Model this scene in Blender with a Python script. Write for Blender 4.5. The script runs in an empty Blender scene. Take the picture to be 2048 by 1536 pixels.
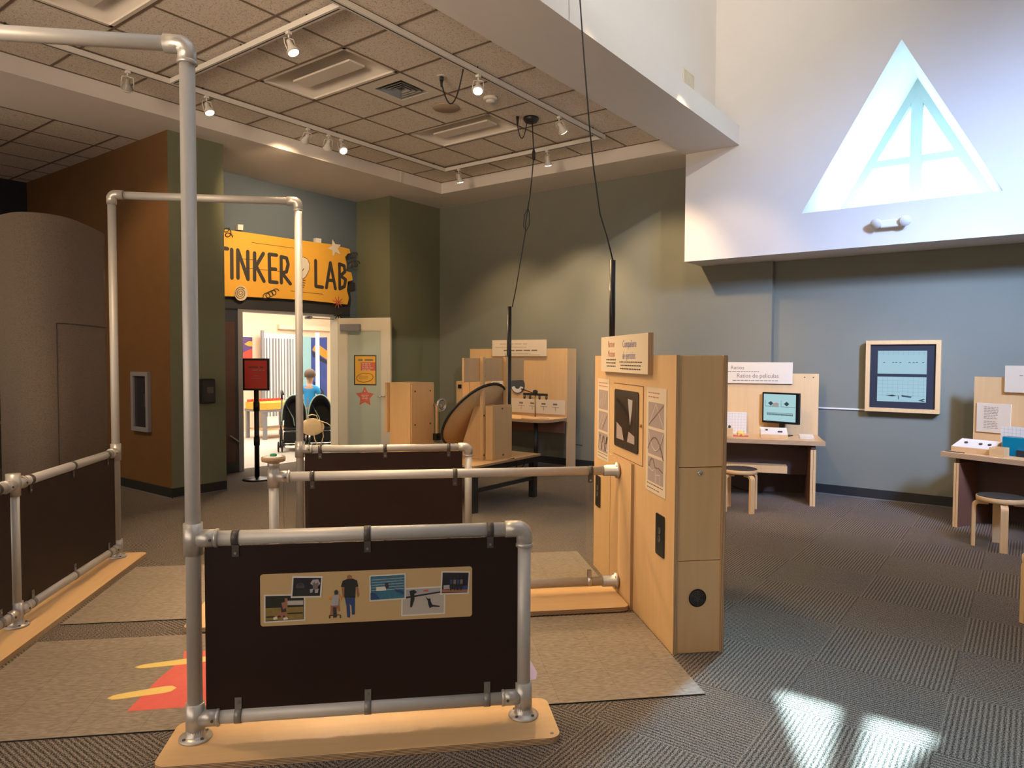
import bpy, bmesh, math, random
from mathutils import Matrix, Vector
random.seed(7)
R = math.radians
S2 = math.sqrt(0.5)
scene = bpy.context.scene
COL = scene.collection

# ------------------------------------------------------------------ materials
def lin(c):
    c = c / 255.0
    return c / 12.92 if c <= 0.04045 else ((c + 0.055) / 1.055) ** 2.4
def rgb(r, g, b):
    return (lin(r), lin(g), lin(b), 1.0)
D={"letters":{"T":[[[5.175,3.064],[5.333,3.061]],[[5.248,3.06],[5.251,2.664]]],"I":[[[5.395,3.057],[5.394,2.674]]],"N":[[[5.485,2.682],[5.486,3.062],[5.637,2.679],[5.638,3.06]]],"K":[[[5.74,2.679],[5.744,3.053]],[[5.883,3.063],[5.765,2.876],[5.889,2.675]]],"E":[[[6.098,3.066],[5.978,3.065],[5.984,2.674],[6.103,2.675]],[[5.986,2.858],[6.082,2.863]]],"R":[[[6.176,2.677],[6.175,3.052],[6.267,3.044],[6.293,2.957],[6.262,2.845],[6.189,2.819],[6.328,2.676]]],"L":[[[6.782,3.065],[6.783,2.679],[6.908,2.674]]],"A":[[[6.98,2.673],[7.06,3.063],[7.155,2.672]],[[7.013,2.791],[7.114,2.795]]],"B":[[[7.253,2.883],[7.343,2.954],[7.331,3.045],[7.234,3.065],[7.24,2.678],[7.333,2.722],[7.358,2.832],[7.253,2.883]]]},"board":[[5.184,3.312],[5.769,3.325],[6.432,3.334],[7.058,3.35],[7.44,3.326],[7.459,3.263],[7.348,3.192],[7.387,3.07],[7.367,2.972],[7.478,2.955],[7.505,2.834],[7.405,2.806],[7.385,2.668],[7.424,2.548],[7.395,2.44],[6.996,2.449],[6.546,2.456],[6.043,2.447],[5.577,2.432],[5.173,2.413]],"backing":[[5.197,2.43],[7.414,2.549],[7.43,2.721],[7.459,2.801],[7.591,2.81],[7.599,2.685],[7.49,2.663],[7.509,2.524],[7.481,2.397],[7.484,2.269],[6.574,2.27],[5.195,2.263]],"bulb":[[6.552,3.094],[6.631,3.074],[6.669,2.991],[6.656,2.902],[6.602,2.809],[6.549,2.768],[6.506,2.8],[6.447,2.881],[6.435,2.966],[6.47,3.056]],"bulbbase":[[[6.506,2.749],[6.593,2.747]],[[6.509,2.714],[6.589,2.709]],[[6.516,2.678],[6.578,2.673]],[[6.531,2.643],[6.561,2.643]],[[6.524,2.86],[6.514,2.916],[6.542,2.89],[6.559,2.921]]],"coils":[[[5.929,2.455],[5.928,2.439],[5.919,2.427],[5.905,2.42],[5.889,2.42],[5.875,2.428],[5.866,2.442],[5.866,2.46],[5.874,2.479],[5.89,2.495],[5.911,2.506],[5.934,2.509],[5.955,2.505],[5.971,2.494],[5.979,2.479],[5.978,2.464],[5.969,2.451],[5.955,2.444],[5.939,2.444],[5.924,2.452],[5.916,2.466],[5.915,2.485],[5.923,2.504],[5.939,2.52],[5.961,2.53],[5.984,2.534],[6.006,2.529],[6.021,2.519],[6.029,2.504],[6.028,2.488],[6.019,2.475],[6.005,2.468],[5.988,2.469],[5.974,2.477],[5.966,2.491],[5.965,2.509],[5.973,2.528],[5.989,2.544],[6.011,2.555],[6.034,2.559],[6.056,2.554],[6.072,2.543],[6.08,2.528],[6.079,2.513],[6.07,2.5],[6.055,2.493],[6.039,2.493],[6.024,2.501],[6.016,2.516],[6.015,2.534],[6.023,2.553],[6.039,2.569],[6.061,2.58],[6.085,2.584],[6.107,2.579],[6.123,2.568],[6.131,2.554]],[[5.358,3.347],[5.355,3.324],[5.343,3.303],[5.327,3.288],[5.308,3.281],[5.292,3.282],[5.281,3.29],[5.278,3.303],[5.285,3.317],[5.299,3.329],[5.319,3.336],[5.341,3.334],[5.362,3.325],[5.376,3.307],[5.382,3.285],[5.379,3.262],[5.368,3.241],[5.351,3.226],[5.332,3.219],[5.316,3.22],[5.305,3.228],[5.302,3.241],[5.309,3.256],[5.323,3.268],[5.344,3.274],[5.366,3.272],[5.386,3.262],[5.4,3.245],[5.407,3.223]],[[7.45,3.2],[7.448,3.181],[7.436,3.166],[7.418,3.156],[7.397,3.154],[7.378,3.161],[7.366,3.175],[7.365,3.195],[7.374,3.215],[7.392,3.233],[7.418,3.245],[7.446,3.249],[7.472,3.245],[7.491,3.233],[7.5,3.216],[7.498,3.197],[7.486,3.182],[7.467,3.172],[7.446,3.17],[7.427,3.177],[7.416,3.191],[7.414,3.211],[7.423,3.231],[7.442,3.249],[7.468,3.262],[7.496,3.266],[7.522,3.261],[7.542,3.249],[7.551,3.232],[7.549,3.214],[7.536,3.198],[7.517,3.188],[7.496,3.186],[7.477,3.193],[7.465,3.208],[7.464,3.227],[7.473,3.248],[7.492,3.266],[7.518,3.278],[7.547,3.282],[7.573,3.278],[7.592,3.266],[7.601,3.249]],[[7.484,3.064],[7.481,3.044],[7.468,3.028],[7.448,3.017],[7.426,3.016],[7.406,3.023],[7.393,3.039],[7.391,3.059],[7.401,3.081],[7.421,3.1],[7.449,3.113],[7.479,3.117],[7.507,3.112],[7.527,3.099],[7.537,3.08],[7.535,3.06],[7.522,3.043],[7.502,3.033],[7.479,3.031],[7.458,3.039],[7.446,3.055],[7.444,3.075],[7.454,3.097],[7.474,3.116],[7.502,3.129],[7.533,3.133],[7.561,3.128],[7.581,3.115],[7.591,3.096],[7.589,3.077],[7.576,3.06],[7.555,3.049],[7.532,3.047],[7.512,3.055],[7.499,3.071],[7.497,3.091],[7.507,3.113],[7.528,3.133],[7.556,3.146],[7.587,3.15],[7.615,3.145],[7.636,3.131],[7.645,3.113]]],"spiral":[[5.529,2.476],[5.53,2.47],[5.527,2.464],[5.521,2.459],[5.513,2.457],[5.504,2.458],[5.497,2.464],[5.493,2.473],[5.494,2.485],[5.5,2.496],[5.511,2.504],[5.525,2.507],[5.539,2.503],[5.55,2.493],[5.555,2.477],[5.553,2.46],[5.542,2.444],[5.526,2.433],[5.506,2.43],[5.487,2.436],[5.473,2.451],[5.467,2.472],[5.471,2.496],[5.485,2.516],[5.507,2.53],[5.533,2.533],[5.557,2.525],[5.575,2.505],[5.581,2.478],[5.575,2.448],[5.557,2.422],[5.53,2.406],[5.498,2.403],[5.469,2.415],[5.449,2.439],[5.442,2.472],[5.449,2.507],[5.471,2.538],[5.504,2.557],[5.541,2.56],[5.575,2.546]],"spiraldisc":[[5.629,2.484],[5.622,2.448],[5.604,2.415],[5.576,2.389],[5.543,2.375],[5.508,2.372],[5.475,2.383],[5.449,2.404],[5.432,2.434],[5.427,2.47],[5.434,2.506],[5.452,2.538],[5.479,2.563],[5.512,2.578],[5.547,2.581],[5.58,2.57],[5.606,2.549],[5.623,2.518]],"star":[[7.098,3.422],[7.148,3.361],[7.256,3.367],[7.192,3.298],[7.249,3.209],[7.148,3.237],[7.109,3.175],[7.097,3.256],[7.009,3.279],[7.088,3.325]],"burst":[[[7.21,2.456],[7.309,2.47],[7.21,2.47]],[[7.2,2.45],[7.282,2.407],[7.212,2.462]],[[7.189,2.45],[7.215,2.37],[7.207,2.454]],[[7.182,2.456],[7.14,2.377],[7.197,2.45]],[[7.181,2.464],[7.092,2.423],[7.187,2.451]],[[7.187,2.472],[7.093,2.487],[7.181,2.458]],[[7.198,2.475],[7.141,2.54],[7.182,2.467]],[[7.208,2.472],[7.216,2.557],[7.19,2.473]],[[7.212,2.465],[7.282,2.529],[7.201,2.475]]],"lines":[[[5.7,3.194],[6.393,3.204]],[[6.334,2.572],[6.915,2.568]],[[5.547,2.949],[5.789,2.957]],[[5.665,2.828],[6.252,2.844]]],"brackets":[[[5.5,3.415],[5.582,3.424],[5.578,3.347],[5.5,3.342]],[[6.802,3.411],[6.902,3.414],[6.898,3.342],[6.802,3.337]]],"burst2":[[[7.249,2.268],[7.336,2.272]],[[7.249,2.268],[7.31,2.222]],[[7.249,2.268],[7.248,2.198]],[[7.249,2.268],[7.187,2.216]],[[7.249,2.268],[7.162,2.263]],[[7.249,2.268],[7.187,2.313]],[[7.249,2.268],[7.249,2.337]],[[7.249,2.268],[7.311,2.32]]],"lab":{"purple":[[8.52,2.03],[8.799,2.027],[8.793,1.414],[8.513,1.433]],"lamp":[[8.521,2.071],[8.799,2.079],[8.799,2.037],[8.52,2.036]],"orange":[[8.606,1.875],[8.711,1.94],[8.798,1.938],[8.797,1.826],[8.698,1.835]],"red":[[8.569,1.687],[8.697,1.747],[8.796,1.773],[8.793,1.425],[8.555,1.437]],"blue":[[10.31,2.055],[10.797,2.079],[10.787,0.63],[10.176,0.657]],"yellow":[[10.363,1.771],[10.433,1.875],[10.517,1.911],[10.795,1.753],[10.794,1.543]],"yellowdark":[[10.349,1.748],[10.793,1.508],[10.793,1.426],[10.375,1.611]],"dark":[[10.399,1.038],[10.679,0.798],[10.736,0.633],[10.368,0.648]],"white":[[8.937,2.052],[9.813,2.076],[9.802,0.728],[8.924,0.764]],"teal":[[9.84,2.076],[10.351,2.033],[10.327,0.65],[9.828,0.694]],"tube":[[10.256,2.167],[10.338,2.17],[10.326,0.627],[10.244,0.631]],"post":[[8.879,2.177],[8.938,2.179],[8.93,1.414],[8.871,1.414]],"shelf":[[9.431,2.326],[10.805,2.394],[10.805,2.324],[9.43,2.294]],"post2":[[9.815,2.231],[9.92,2.235],[9.907,0.668],[9.801,0.673]]},"labend":[[10.806,2.499],[11.069,2.511],[11.05,-0.547],[8.498,-0.004]],"photo":{"strip":[[-0.6135,0.7048],[0.2656,0.6951],[0.2613,0.4774],[-0.6199,0.4851]],"p1":[[-0.6018,0.6143],[-0.4356,0.6106],[-0.4364,0.4979],[-0.6028,0.4959]],"p2":[[-0.4875,0.6893],[-0.3639,0.6833],[-0.3703,0.5934],[-0.4945,0.5963]],"p3":[[-0.1721,0.6773],[-0.0196,0.6822],[-0.0197,0.5698],[-0.1724,0.5662]],"p4":[[-0.0385,0.6169],[0.1487,0.6195],[0.1469,0.4978],[-0.0401,0.4963]],"p5":[[0.1309,0.6843],[0.2545,0.6794],[0.2489,0.5809],[0.1262,0.5825]],"man_shirt":[[-0.2646,0.6668],[-0.2415,0.6673],[-0.224,0.6594],[-0.2186,0.6329],[-0.2297,0.631],[-0.2312,0.5857],[-0.276,0.5877],[-0.2767,0.633],[-0.2905,0.6346],[-0.283,0.6595]],"man_head":[[-0.2645,0.6802],[-0.2539,0.6845],[-0.2447,0.6794],[-0.2448,0.6674],[-0.254,0.6645],[-0.2646,0.6683]],"man_legs":[[-0.2751,0.5877],[-0.2317,0.5857],[-0.2329,0.5212],[-0.2338,0.5131],[-0.2454,0.5136],[-0.2475,0.5506],[-0.2544,0.5605],[-0.2523,0.5173],[-0.2533,0.5006],[-0.2653,0.5036],[-0.2683,0.5516]],"man_armL":[[-0.2877,0.6345],[-0.2785,0.6341],[-0.2769,0.5925],[-0.2833,0.5881]],"man_armR":[[-0.2288,0.6319],[-0.2195,0.6315],[-0.2141,0.5969],[-0.2197,0.5852],[-0.2243,0.5925]],"kid_shirt":[[-0.3264,0.601],[-0.298,0.6016],[-0.3,0.5569],[-0.3285,0.5568]],"kid_head":[[-0.3172,0.6182],[-0.3093,0.6226],[-0.3025,0.6161],[-0.3035,0.6033],[-0.3163,0.6034]],"kid_armL":[[-0.3264,0.601],[-0.3416,0.5883],[-0.3393,0.5825],[-0.3265,0.5876]],"kid_armR":[[-0.298,0.6016],[-0.2879,0.5859],[-0.2898,0.5788],[-0.299,0.5864]],"kid_legs":[[-0.3326,0.557],[-0.2982,0.5577],[-0.296,0.5314],[-0.302,0.5317],[-0.3074,0.5486],[-0.3235,0.5494],[-0.3268,0.5186],[-0.3351,0.5166]],"bike":[[-0.3221,0.5493],[-0.3097,0.5488],[-0.3085,0.5058],[-0.3223,0.5041]],"wheelL":[[-0.3397,0.5145],[-0.3342,0.5142],[-0.3342,0.5032],[-0.3397,0.5026]],"wheelR":[[-0.2956,0.5147],[-0.291,0.5145],[-0.2911,0.502],[-0.2957,0.5023]],"bar":[[-0.3374,0.5167],[-0.2938,0.5165],[-0.2938,0.5136],[-0.3374,0.5129]],"run_body":[[-0.5351,0.5783],[-0.5126,0.5844],[-0.5072,0.5723],[-0.5155,0.5538],[-0.512,0.5395],[-0.5322,0.5381],[-0.5352,0.5595]],"run_head":[[-0.5183,0.5964],[-0.5071,0.595],[-0.5072,0.5827],[-0.5171,0.5822]],"run_legs":[[-0.5322,0.5405],[-0.512,0.5419],[-0.5053,0.525],[-0.5099,0.5134],[-0.5167,0.5161],[-0.521,0.5305],[-0.5279,0.5167],[-0.5235,0.5094],[-0.5324,0.5122],[-0.5381,0.5313],[-0.5548,0.5133],[-0.5606,0.523],[-0.5434,0.5387]],"run_sky":[[-0.5957,0.607],[-0.4439,0.6025],[-0.4441,0.5575],[-0.5961,0.5577]],"run_white":[[-0.5116,0.5857],[-0.444,0.5836],[-0.4441,0.5656],[-0.5118,0.5669]],"run_grass":[[-0.5961,0.5577],[-0.4441,0.5575],[-0.4445,0.5054],[-0.5965,0.505]],"grp":[[-0.4192,0.6392],[-0.4095,0.6648],[-0.3913,0.6721],[-0.3776,0.6659],[-0.3746,0.6468],[-0.3847,0.6235],[-0.3961,0.6169],[-0.4097,0.6222]],"grp2":[[-0.4773,0.663],[-0.4615,0.6684],[-0.4458,0.6569],[-0.4436,0.6403],[-0.4752,0.6369]],"sw_top":[[-0.1674,0.6738],[-0.0271,0.6743],[-0.0272,0.6343],[-0.1676,0.6355]],"sw_water":[[-0.1676,0.6355],[-0.0272,0.6343],[-0.0272,0.5749],[-0.1677,0.5746]],"sw_head":[[-0.1079,0.6425],[-0.0948,0.6434],[-0.0915,0.625],[-0.1056,0.6232]],"sw_dark":[[-0.1677,0.6044],[-0.15,0.6012],[-0.1314,0.5763],[-0.1677,0.5746]],"sw_arm":[[-0.0681,0.6168],[-0.0423,0.6108],[-0.0272,0.5981],[-0.0272,0.5933],[-0.0611,0.6044]],"sk_ice":[[-0.0319,0.5814],[0.1391,0.5931],[0.1392,0.503],[-0.0339,0.5028]],"sk_wall":[[-0.0319,0.6104],[0.1391,0.614],[0.1391,0.5956],[-0.0319,0.5829]],"sk_man":[[-0.0045,0.6043],[0.0144,0.6083],[0.0286,0.598],[0.0153,0.5914],[0.0167,0.5671],[0.0058,0.5337],[-0.0023,0.5341],[0.0001,0.5727]],"sk_girl":[[0.0618,0.5796],[0.0737,0.5669],[0.0832,0.5689],[0.0856,0.5542],[0.0928,0.5403],[0.1238,0.534],[0.1238,0.5301],[0.0928,0.532],[0.0808,0.5263],[0.0761,0.5401],[0.0723,0.5597]],"bb_bg":[[0.1371,0.6773],[0.2463,0.6729],[0.2431,0.5885],[0.1334,0.5919]],"bb_a":[[0.1765,0.6621],[0.1909,0.6615],[0.1958,0.6028],[0.1765,0.6012]],"bb_b":[[0.2077,0.6608],[0.227,0.6649],[0.2199,0.6042],[0.2054,0.6024]],"bb_w":[[0.1405,0.6222],[0.1717,0.6233],[0.1669,0.6065],[0.1405,0.6062]],"bb_c":[[0.191,0.6152],[0.2416,0.6179],[0.2392,0.6009],[0.191,0.6006]],"bb_f":[[0.1343,0.6055],[0.2441,0.6007],[0.2431,0.5885],[0.1334,0.5919]],"p2in":[[-0.4822,0.6806],[-0.3708,0.676],[-0.3767,0.6004],[-0.4881,0.6026]]}}
def newmat(name):
    m = bpy.data.materials.new(name); m.use_nodes = True
    nt = m.node_tree
    return m, nt, nt.nodes['Principled BSDF'], nt.nodes, nt.links
def plain(name, col, rough=0.6, metal=0.0, var=0.0, scale=8.0, bump=0.0, spec=0.5):
    m, nt, b, N, L = newmat(name)
    b.inputs['Base Color'].default_value = col
    b.inputs['Roughness'].default_value = rough
    b.inputs['Metallic'].default_value = metal
    b.inputs['Specular IOR Level'].default_value = spec
    if var > 0 or bump > 0:
        tc = N.new('ShaderNodeTexCoord')
        no = N.new('ShaderNodeTexNoise'); no.inputs['Scale'].default_value = scale; no.inputs['Detail'].default_value = 5
        L.new(tc.outputs['Object'], no.inputs['Vector'])
        if var > 0:
            mx = N.new('ShaderNodeMix'); mx.data_type = 'RGBA'
            mx.inputs['A'].default_value = tuple(max(0, c * (1 - var)) for c in col[:3]) + (1,)
            mx.inputs['B'].default_value = tuple(min(1, c * (1 + var)) for c in col[:3]) + (1,)
            L.new(no.outputs['Fac'], mx.inputs['Factor']); L.new(mx.outputs['Result'], b.inputs['Base Color'])
        if bump > 0:
            bp = N.new('ShaderNodeBump'); bp.inputs['Strength'].default_value = bump; bp.inputs['Distance'].default_value = 0.004
            L.new(no.outputs['Fac'], bp.inputs['Height']); L.new(bp.outputs['Normal'], b.inputs['Normal'])
    return m
def emit(name, col, strength):
    m, nt, b, N, L = newmat(name)
    b.inputs['Base Color'].default_value = (0, 0, 0, 1)
    b.inputs['Emission Color'].default_value = col
    b.inputs['Emission Strength'].default_value = strength
    return m
def wood(name, c1, c2, scale=(11, 11, 0.8), rough=0.42):
    m, nt, b, N, L = newmat(name)
    tc = N.new('ShaderNodeTexCoord'); mp = N.new('ShaderNodeMapping'); mp.inputs['Scale'].default_value = scale
    no = N.new('ShaderNodeTexNoise'); no.inputs['Scale'].default_value = 2.2; no.inputs['Detail'].default_value = 7; no.inputs['Distortion'].default_value = 0.6
    mx = N.new('ShaderNodeMix'); mx.data_type = 'RGBA'
    mx.inputs['A'].default_value = c1; mx.inputs['B'].default_value = c2
    L.new(tc.outputs['Object'], mp.inputs['Vector']); L.new(mp.outputs['Vector'], no.inputs['Vector'])
    L.new(no.outputs['Fac'], mx.inputs['Factor']); L.new(mx.outputs['Result'], b.inputs['Base Color'])
    b.inputs['Roughness'].default_value = rough
    return m
def stripes(name, axis, period, c1, c2, rough=0.6):
    m, nt, b, N, L = newmat(name)
    tc = N.new('ShaderNodeTexCoord'); w = N.new('ShaderNodeTexWave'); w.wave_type = 'BANDS'; w.bands_direction = axis
    w.inputs['Scale'].default_value = 0.314 / period; w.inputs['Distortion'].default_value = 0.3
    cr = N.new('ShaderNodeValToRGB'); cr.color_ramp.elements[0].color = c1; cr.color_ramp.elements[1].color = c2
    cr.color_ramp.elements[0].position = 0.35; cr.color_ramp.elements[1].position = 0.6
    L.new(tc.outputs['Object'], w.inputs['Vector']); L.new(w.outputs['Color'], cr.inputs['Fac']); L.new(cr.outputs['Color'], b.inputs['Base Color'])
    b.inputs['Roughness'].default_value = rough
    return m

def carpet_mat():
    m, nt, b, N, L = newmat('carpet_tile')
    tc = N.new('ShaderNodeTexCoord'); sep = N.new('ShaderNodeSeparateXYZ'); L.new(tc.outputs['Object'], sep.inputs[0])
    def math_(op, a, c=None, v=None):
        n = N.new('ShaderNodeMath'); n.operation = op
        L.new(a, n.inputs[0])
        if c is not None: L.new(c, n.inputs[1])
        elif v is not None: n.inputs[1].default_value = v
        return n.outputs[0]
    P = 0.62
    tx = math_('FLOOR', math_('DIVIDE', math_('ADD', sep.outputs[0], v=0.91), v=P))
    ty = math_('FLOOR', math_('DIVIDE', math_('ADD', sep.outputs[1], v=-4.53), v=P))
    par = math_('FLOORED_MODULO', math_('ADD', tx, ty), v=2.0)
    # wobbling ribs
    no = N.new('ShaderNodeTexNoise'); no.inputs['Scale'].default_value = 55; no.inputs['Detail'].default_value = 3
    L.new(tc.outputs['Object'], no.inputs['Vector'])
    wob = math_('MULTIPLY', math_('SUBTRACT', no.outputs['Fac'], v=0.5), v=3.2)
    k = 2 * math.pi / 0.0207
    sx = math_('SINE', math_('ADD', math_('MULTIPLY', sep.outputs[0], v=k), wob))
    sy = math_('SINE', math_('ADD', math_('MULTIPLY', sep.outputs[1], v=k), wob))
    mixn = N.new('ShaderNodeMix'); mixn.data_type = 'FLOAT'
    L.new(par, mixn.inputs['Factor']); L.new(sy, mixn.inputs['A']); L.new(sx, mixn.inputs['B'])
    n2 = N.new('ShaderNodeTexNoise'); n2.inputs['Scale'].default_value = 190; n2.inputs['Detail'].default_value = 2
    L.new(tc.outputs['Object'], n2.inputs['Vector'])
    n3 = N.new('ShaderNodeTexNoise'); n3.inputs['Scale'].default_value = 2.2; n3.inputs['Detail'].default_value = 4
    L.new(tc.outputs['Object'], n3.inputs['Vector'])
    v = math_('ADD', math_('MULTIPLY', mixn.outputs['Result'], v=0.2), math_('MULTIPLY', math_('SUBTRACT', n2.outputs['Fac'], v=0.5), v=2.3))
    v = math_('ADD', v, v=0.41)
    cr = N.new('ShaderNodeValToRGB')
    cr.color_ramp.elements[0].position = 0.08; cr.color_ramp.elements[0].color = (0.024, 0.020, 0.017, 1)
    cr.color_ramp.elements[1].position = 0.9; cr.color_ramp.elements[1].color = (0.39, 0.33, 0.27, 1)
    L.new(v, cr.inputs['Fac'])
    mx = N.new('ShaderNodeMix'); mx.data_type = 'RGBA'; mx.blend_type = 'MULTIPLY'; mx.inputs['Factor'].default_value = 0.35
    L.new(cr.outputs['Color'], mx.inputs['A']); L.new(n3.outputs['Color'], mx.inputs['B'])
    L.new(cr.outputs['Color'], b.inputs['Base Color'])
    b.inputs['Roughness'].default_value = 0.95; b.inputs['Specular IOR Level'].default_value = 0.1
    bp = N.new('ShaderNodeBump'); bp.inputs['Strength'].default_value = 0.5; bp.inputs['Distance'].default_value = 0.006
    L.new(v, bp.inputs['Height']); L.new(bp.outputs['Normal'], b.inputs['Normal'])
    return m
def vinyl_mat():
    m, nt, b, N, L = newmat('vinyl_tile')
    tc = N.new('ShaderNodeTexCoord')
    mp = N.new('ShaderNodeMapping'); mp.inputs['Scale'].default_value = (18, 60, 18); mp.inputs['Rotation'].default_value = (0, 0, 0.5)
    no = N.new('ShaderNodeTexNoise'); no.inputs['Scale'].default_value = 1.6; no.inputs['Detail'].default_value = 6
    L.new(tc.outputs['Object'], mp.inputs['Vector']); L.new(mp.outputs['Vector'], no.inputs['Vector'])
    cr = N.new('ShaderNodeValToRGB')
    e = cr.color_ramp.elements
    e[0].position = 0.3; e[0].color = (0.19, 0.155, 0.115, 1); e[1].position = 0.72; e[1].color = (0.37, 0.31, 0.24, 1)
    L.new(no.outputs['Fac'], cr.inputs['Fac'])
    br = N.new('ShaderNodeTexBrick'); br.offset = 0.0; br.inputs['Scale'].default_value = 1.0
    br.inputs['Brick Width'].default_value = 0.305; br.inputs['Row Height'].default_value = 0.305; br.inputs['Mortar Size'].default_value = 0.0018
    br.inputs['Color1'].default_value = (1, 1, 1, 1); br.inputs['Color2'].default_value = (0.93, 0.93, 0.92, 1); br.inputs['Mortar'].default_value = (0.72, 0.7, 0.68, 1)
    L.new(tc.outputs['Object'], br.inputs['Vector'])
    mx = N.new('ShaderNodeMix'); mx.data_type = 'RGBA'; mx.blend_type = 'MULTIPLY'; mx.inputs['Factor'].default_value = 1
    L.new(cr.outputs['Color'], mx.inputs['A']); L.new(br.outputs['Color'], mx.inputs['B']); L.new(mx.outputs['Result'], b.inputs['Base Color'])
    b.inputs['Roughness'].default_value = 0.5
    return m
def speck_mat(name, base, dark, scale=95, thr=0.36):
    m, nt, b, N, L = newmat(name)
    tc = N.new('ShaderNodeTexCoord')
    no = N.new('ShaderNodeTexNoise'); no.inputs['Scale'].default_value = scale; no.inputs['Detail'].default_value = 3
    cr = N.new('ShaderNodeValToRGB'); e = cr.color_ramp.elements
    e[0].position = thr; e[0].color = dark; e[1].position = thr + 0.09; e[1].color = base
    L.new(tc.outputs['Object'], no.inputs['Vector']); L.new(no.outputs['Fac'], cr.inputs['Fac']); L.new(cr.outputs['Color'], b.inputs['Base Color'])
    b.inputs['Roughness'].default_value = 0.9; b.inputs['Specular IOR Level'].default_value = 0.2
    bp = N.new('ShaderNodeBump'); bp.inputs['Strength'].default_value = 0.35; bp.inputs['Distance'].default_value = 0.004
    L.new(no.outputs['Fac'], bp.inputs['Height']); L.new(bp.outputs['Normal'], b.inputs['Normal'])
    return m
def glass(name, col, mixf, rough=0.02):
    m, nt, b, N, L = newmat(name)
    N.remove(b); out = N['Material Output']
    t = N.new('ShaderNodeBsdfTransparent'); t.inputs['Color'].default_value = col
    g = N.new('ShaderNodeBsdfGlossy'); g.inputs['Roughness'].default_value = rough
    fr = N.new('ShaderNodeFresnel'); fr.inputs['IOR'].default_value = 1.45
    mx = N.new('ShaderNodeMixShader')
    ml = N.new('ShaderNodeMath'); ml.operation = 'MULTIPLY'; ml.inputs[1].default_value = mixf
    L.new(fr.outputs[0], ml.inputs[0]); L.new(ml.outputs[0], mx.inputs[0]); L.new(t.outputs[0], mx.inputs[1]); L.new(g.outputs[0], mx.inputs[2]); L.new(mx.outputs[0], out.inputs[0])
    return m

M = {}
M['carpet'] = carpet_mat()
M['vinyl'] = vinyl_mat()
M['tile'] = speck_mat('ceiling_tile', (0.74, 0.67, 0.58, 1), (0.44, 0.36, 0.28, 1))
M['tbar'] = plain('tbar_tan', (0.17, 0.12, 0.085, 1), 0.6)
M['white_wall'] = plain('white_paint', (0.74, 0.71, 0.68, 1), 0.85, var=0.03, scale=3)
M['soffit'] = plain('soffit_paint', (0.74, 0.69, 0.64, 1), 0.85, var=0.03, scale=3)
M['sage'] = plain('sage_paint', (0.20, 0.205, 0.165, 1), 0.8, var=0.05, scale=2.5)
M['green_wall'] = plain('olive_paint', (0.165, 0.175, 0.105, 1), 0.8, var=0.05, scale=2.5)
M['blue_wall'] = plain('slate_blue_paint', (0.115, 0.155, 0.20, 1), 0.8, var=0.05, scale=2.5)
M['orange_wall'] = plain('ochre_paint', (0.15, 0.070, 0.018, 1), 0.8, var=0.15, scale=4)
M['navy'] = plain('dark_navy_paint', (0.015, 0.016, 0.022, 1), 0.8)
M['base'] = plain('black_rubber_base', (0.02, 0.02, 0.021, 1), 0.55)
M['pipe'] = plain('brushed_aluminium', (0.62, 0.60, 0.56, 1), 0.5, metal=0.3, var=0.04, scale=30)
M['fitting'] = plain('galvanised_fitting', (0.62, 0.59, 0.54, 1), 0.36, metal=0.55, var=0.08, scale=60, bump=0.15)
M['clip'] = plain('dark_metal_clip', (0.10, 0.09, 0.08, 1), 0.45, metal=0.3)
M['clip_grey'] = plain('grey_metal_clip', (0.28, 0.27, 0.25, 1), 0.4, metal=0.4)
M['steel'] = plain('bright_steel', (0.62, 0.62, 0.62, 1), 0.25, metal=0.9)
M['ply'] = wood('birch_ply', (0.80, 0.545, 0.285, 1), (0.69, 0.44, 0.20, 1))
M['plyflat'] = wood('birch_ply_flat', (0.80, 0.545, 0.285, 1), (0.69, 0.44, 0.20, 1), scale=(1.2, 14, 14))
ec1, ec2 = (0.20, 0.105, 0.055, 1), (0.70, 0.49, 0.28, 1)
M['edgeX'] = stripes('ply_edge_x', 'X', 0.006, ec1, ec2)
M['edgeY'] = stripes('ply_edge_y', 'Y', 0.006, ec1, ec2)
M['edgeZ'] = stripes('ply_edge_z', 'Z', 0.006, ec1, ec2)
M['brown_panel'] = plain('dark_brown_laminate', (0.024, 0.0105, 0.0075, 1), 0.5, var=0.2, scale=3, spec=0.3)
M['skirt'] = plain('brown_hardboard', (0.085, 0.045, 0.035, 1), 0.6, var=0.15, scale=4)
M['redbrown'] = plain('red_brown_board', (0.20, 0.085, 0.05, 1), 0.6, var=0.15, scale=5)
M['black'] = plain('black_paint', (0.008, 0.008, 0.009, 1), 0.4)
M['rubber'] = plain('black_rubber', (0.012, 0.012, 0.012, 1), 0.6)
M['cream'] = plain('cream_print', (0.76, 0.65, 0.49, 1), 0.6)
M['paper'] = plain('white_paper', (0.80, 0.75, 0.66, 1), 0.7)
M['cream_paint'] = plain('cream_door_paint', (0.72, 0.66, 0.53, 1), 0.5)
M['grey_print'] = plain('grey_mauve_print', (0.42, 0.34, 0.32, 1), 0.6)
M['line_light'] = plain('pale_line', (0.66, 0.58, 0.52, 1), 0.6)
M['ink'] = plain('dark_ink', (0.05, 0.045, 0.045, 1), 0.6)
M['ink_soft'] = plain('grey_ink', (0.22, 0.17, 0.14, 1), 0.6)
M['ink_red'] = plain('rust_ink', (0.55, 0.20, 0.14, 1), 0.6)
M['ink_blue'] = plain('blue_ink', (0.16, 0.17, 0.45, 1), 0.6)
M['white'] = plain('white_enamel', (0.80, 0.79, 0.77, 1), 0.4)
M['offwhite'] = plain('off_white_plastic', (0.66, 0.63, 0.58, 1), 0.5)
M['yellow'] = plain('sign_yellow', (0.86, 0.47, 0.06, 1), 0.55, var=0.08, scale=3)
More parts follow.
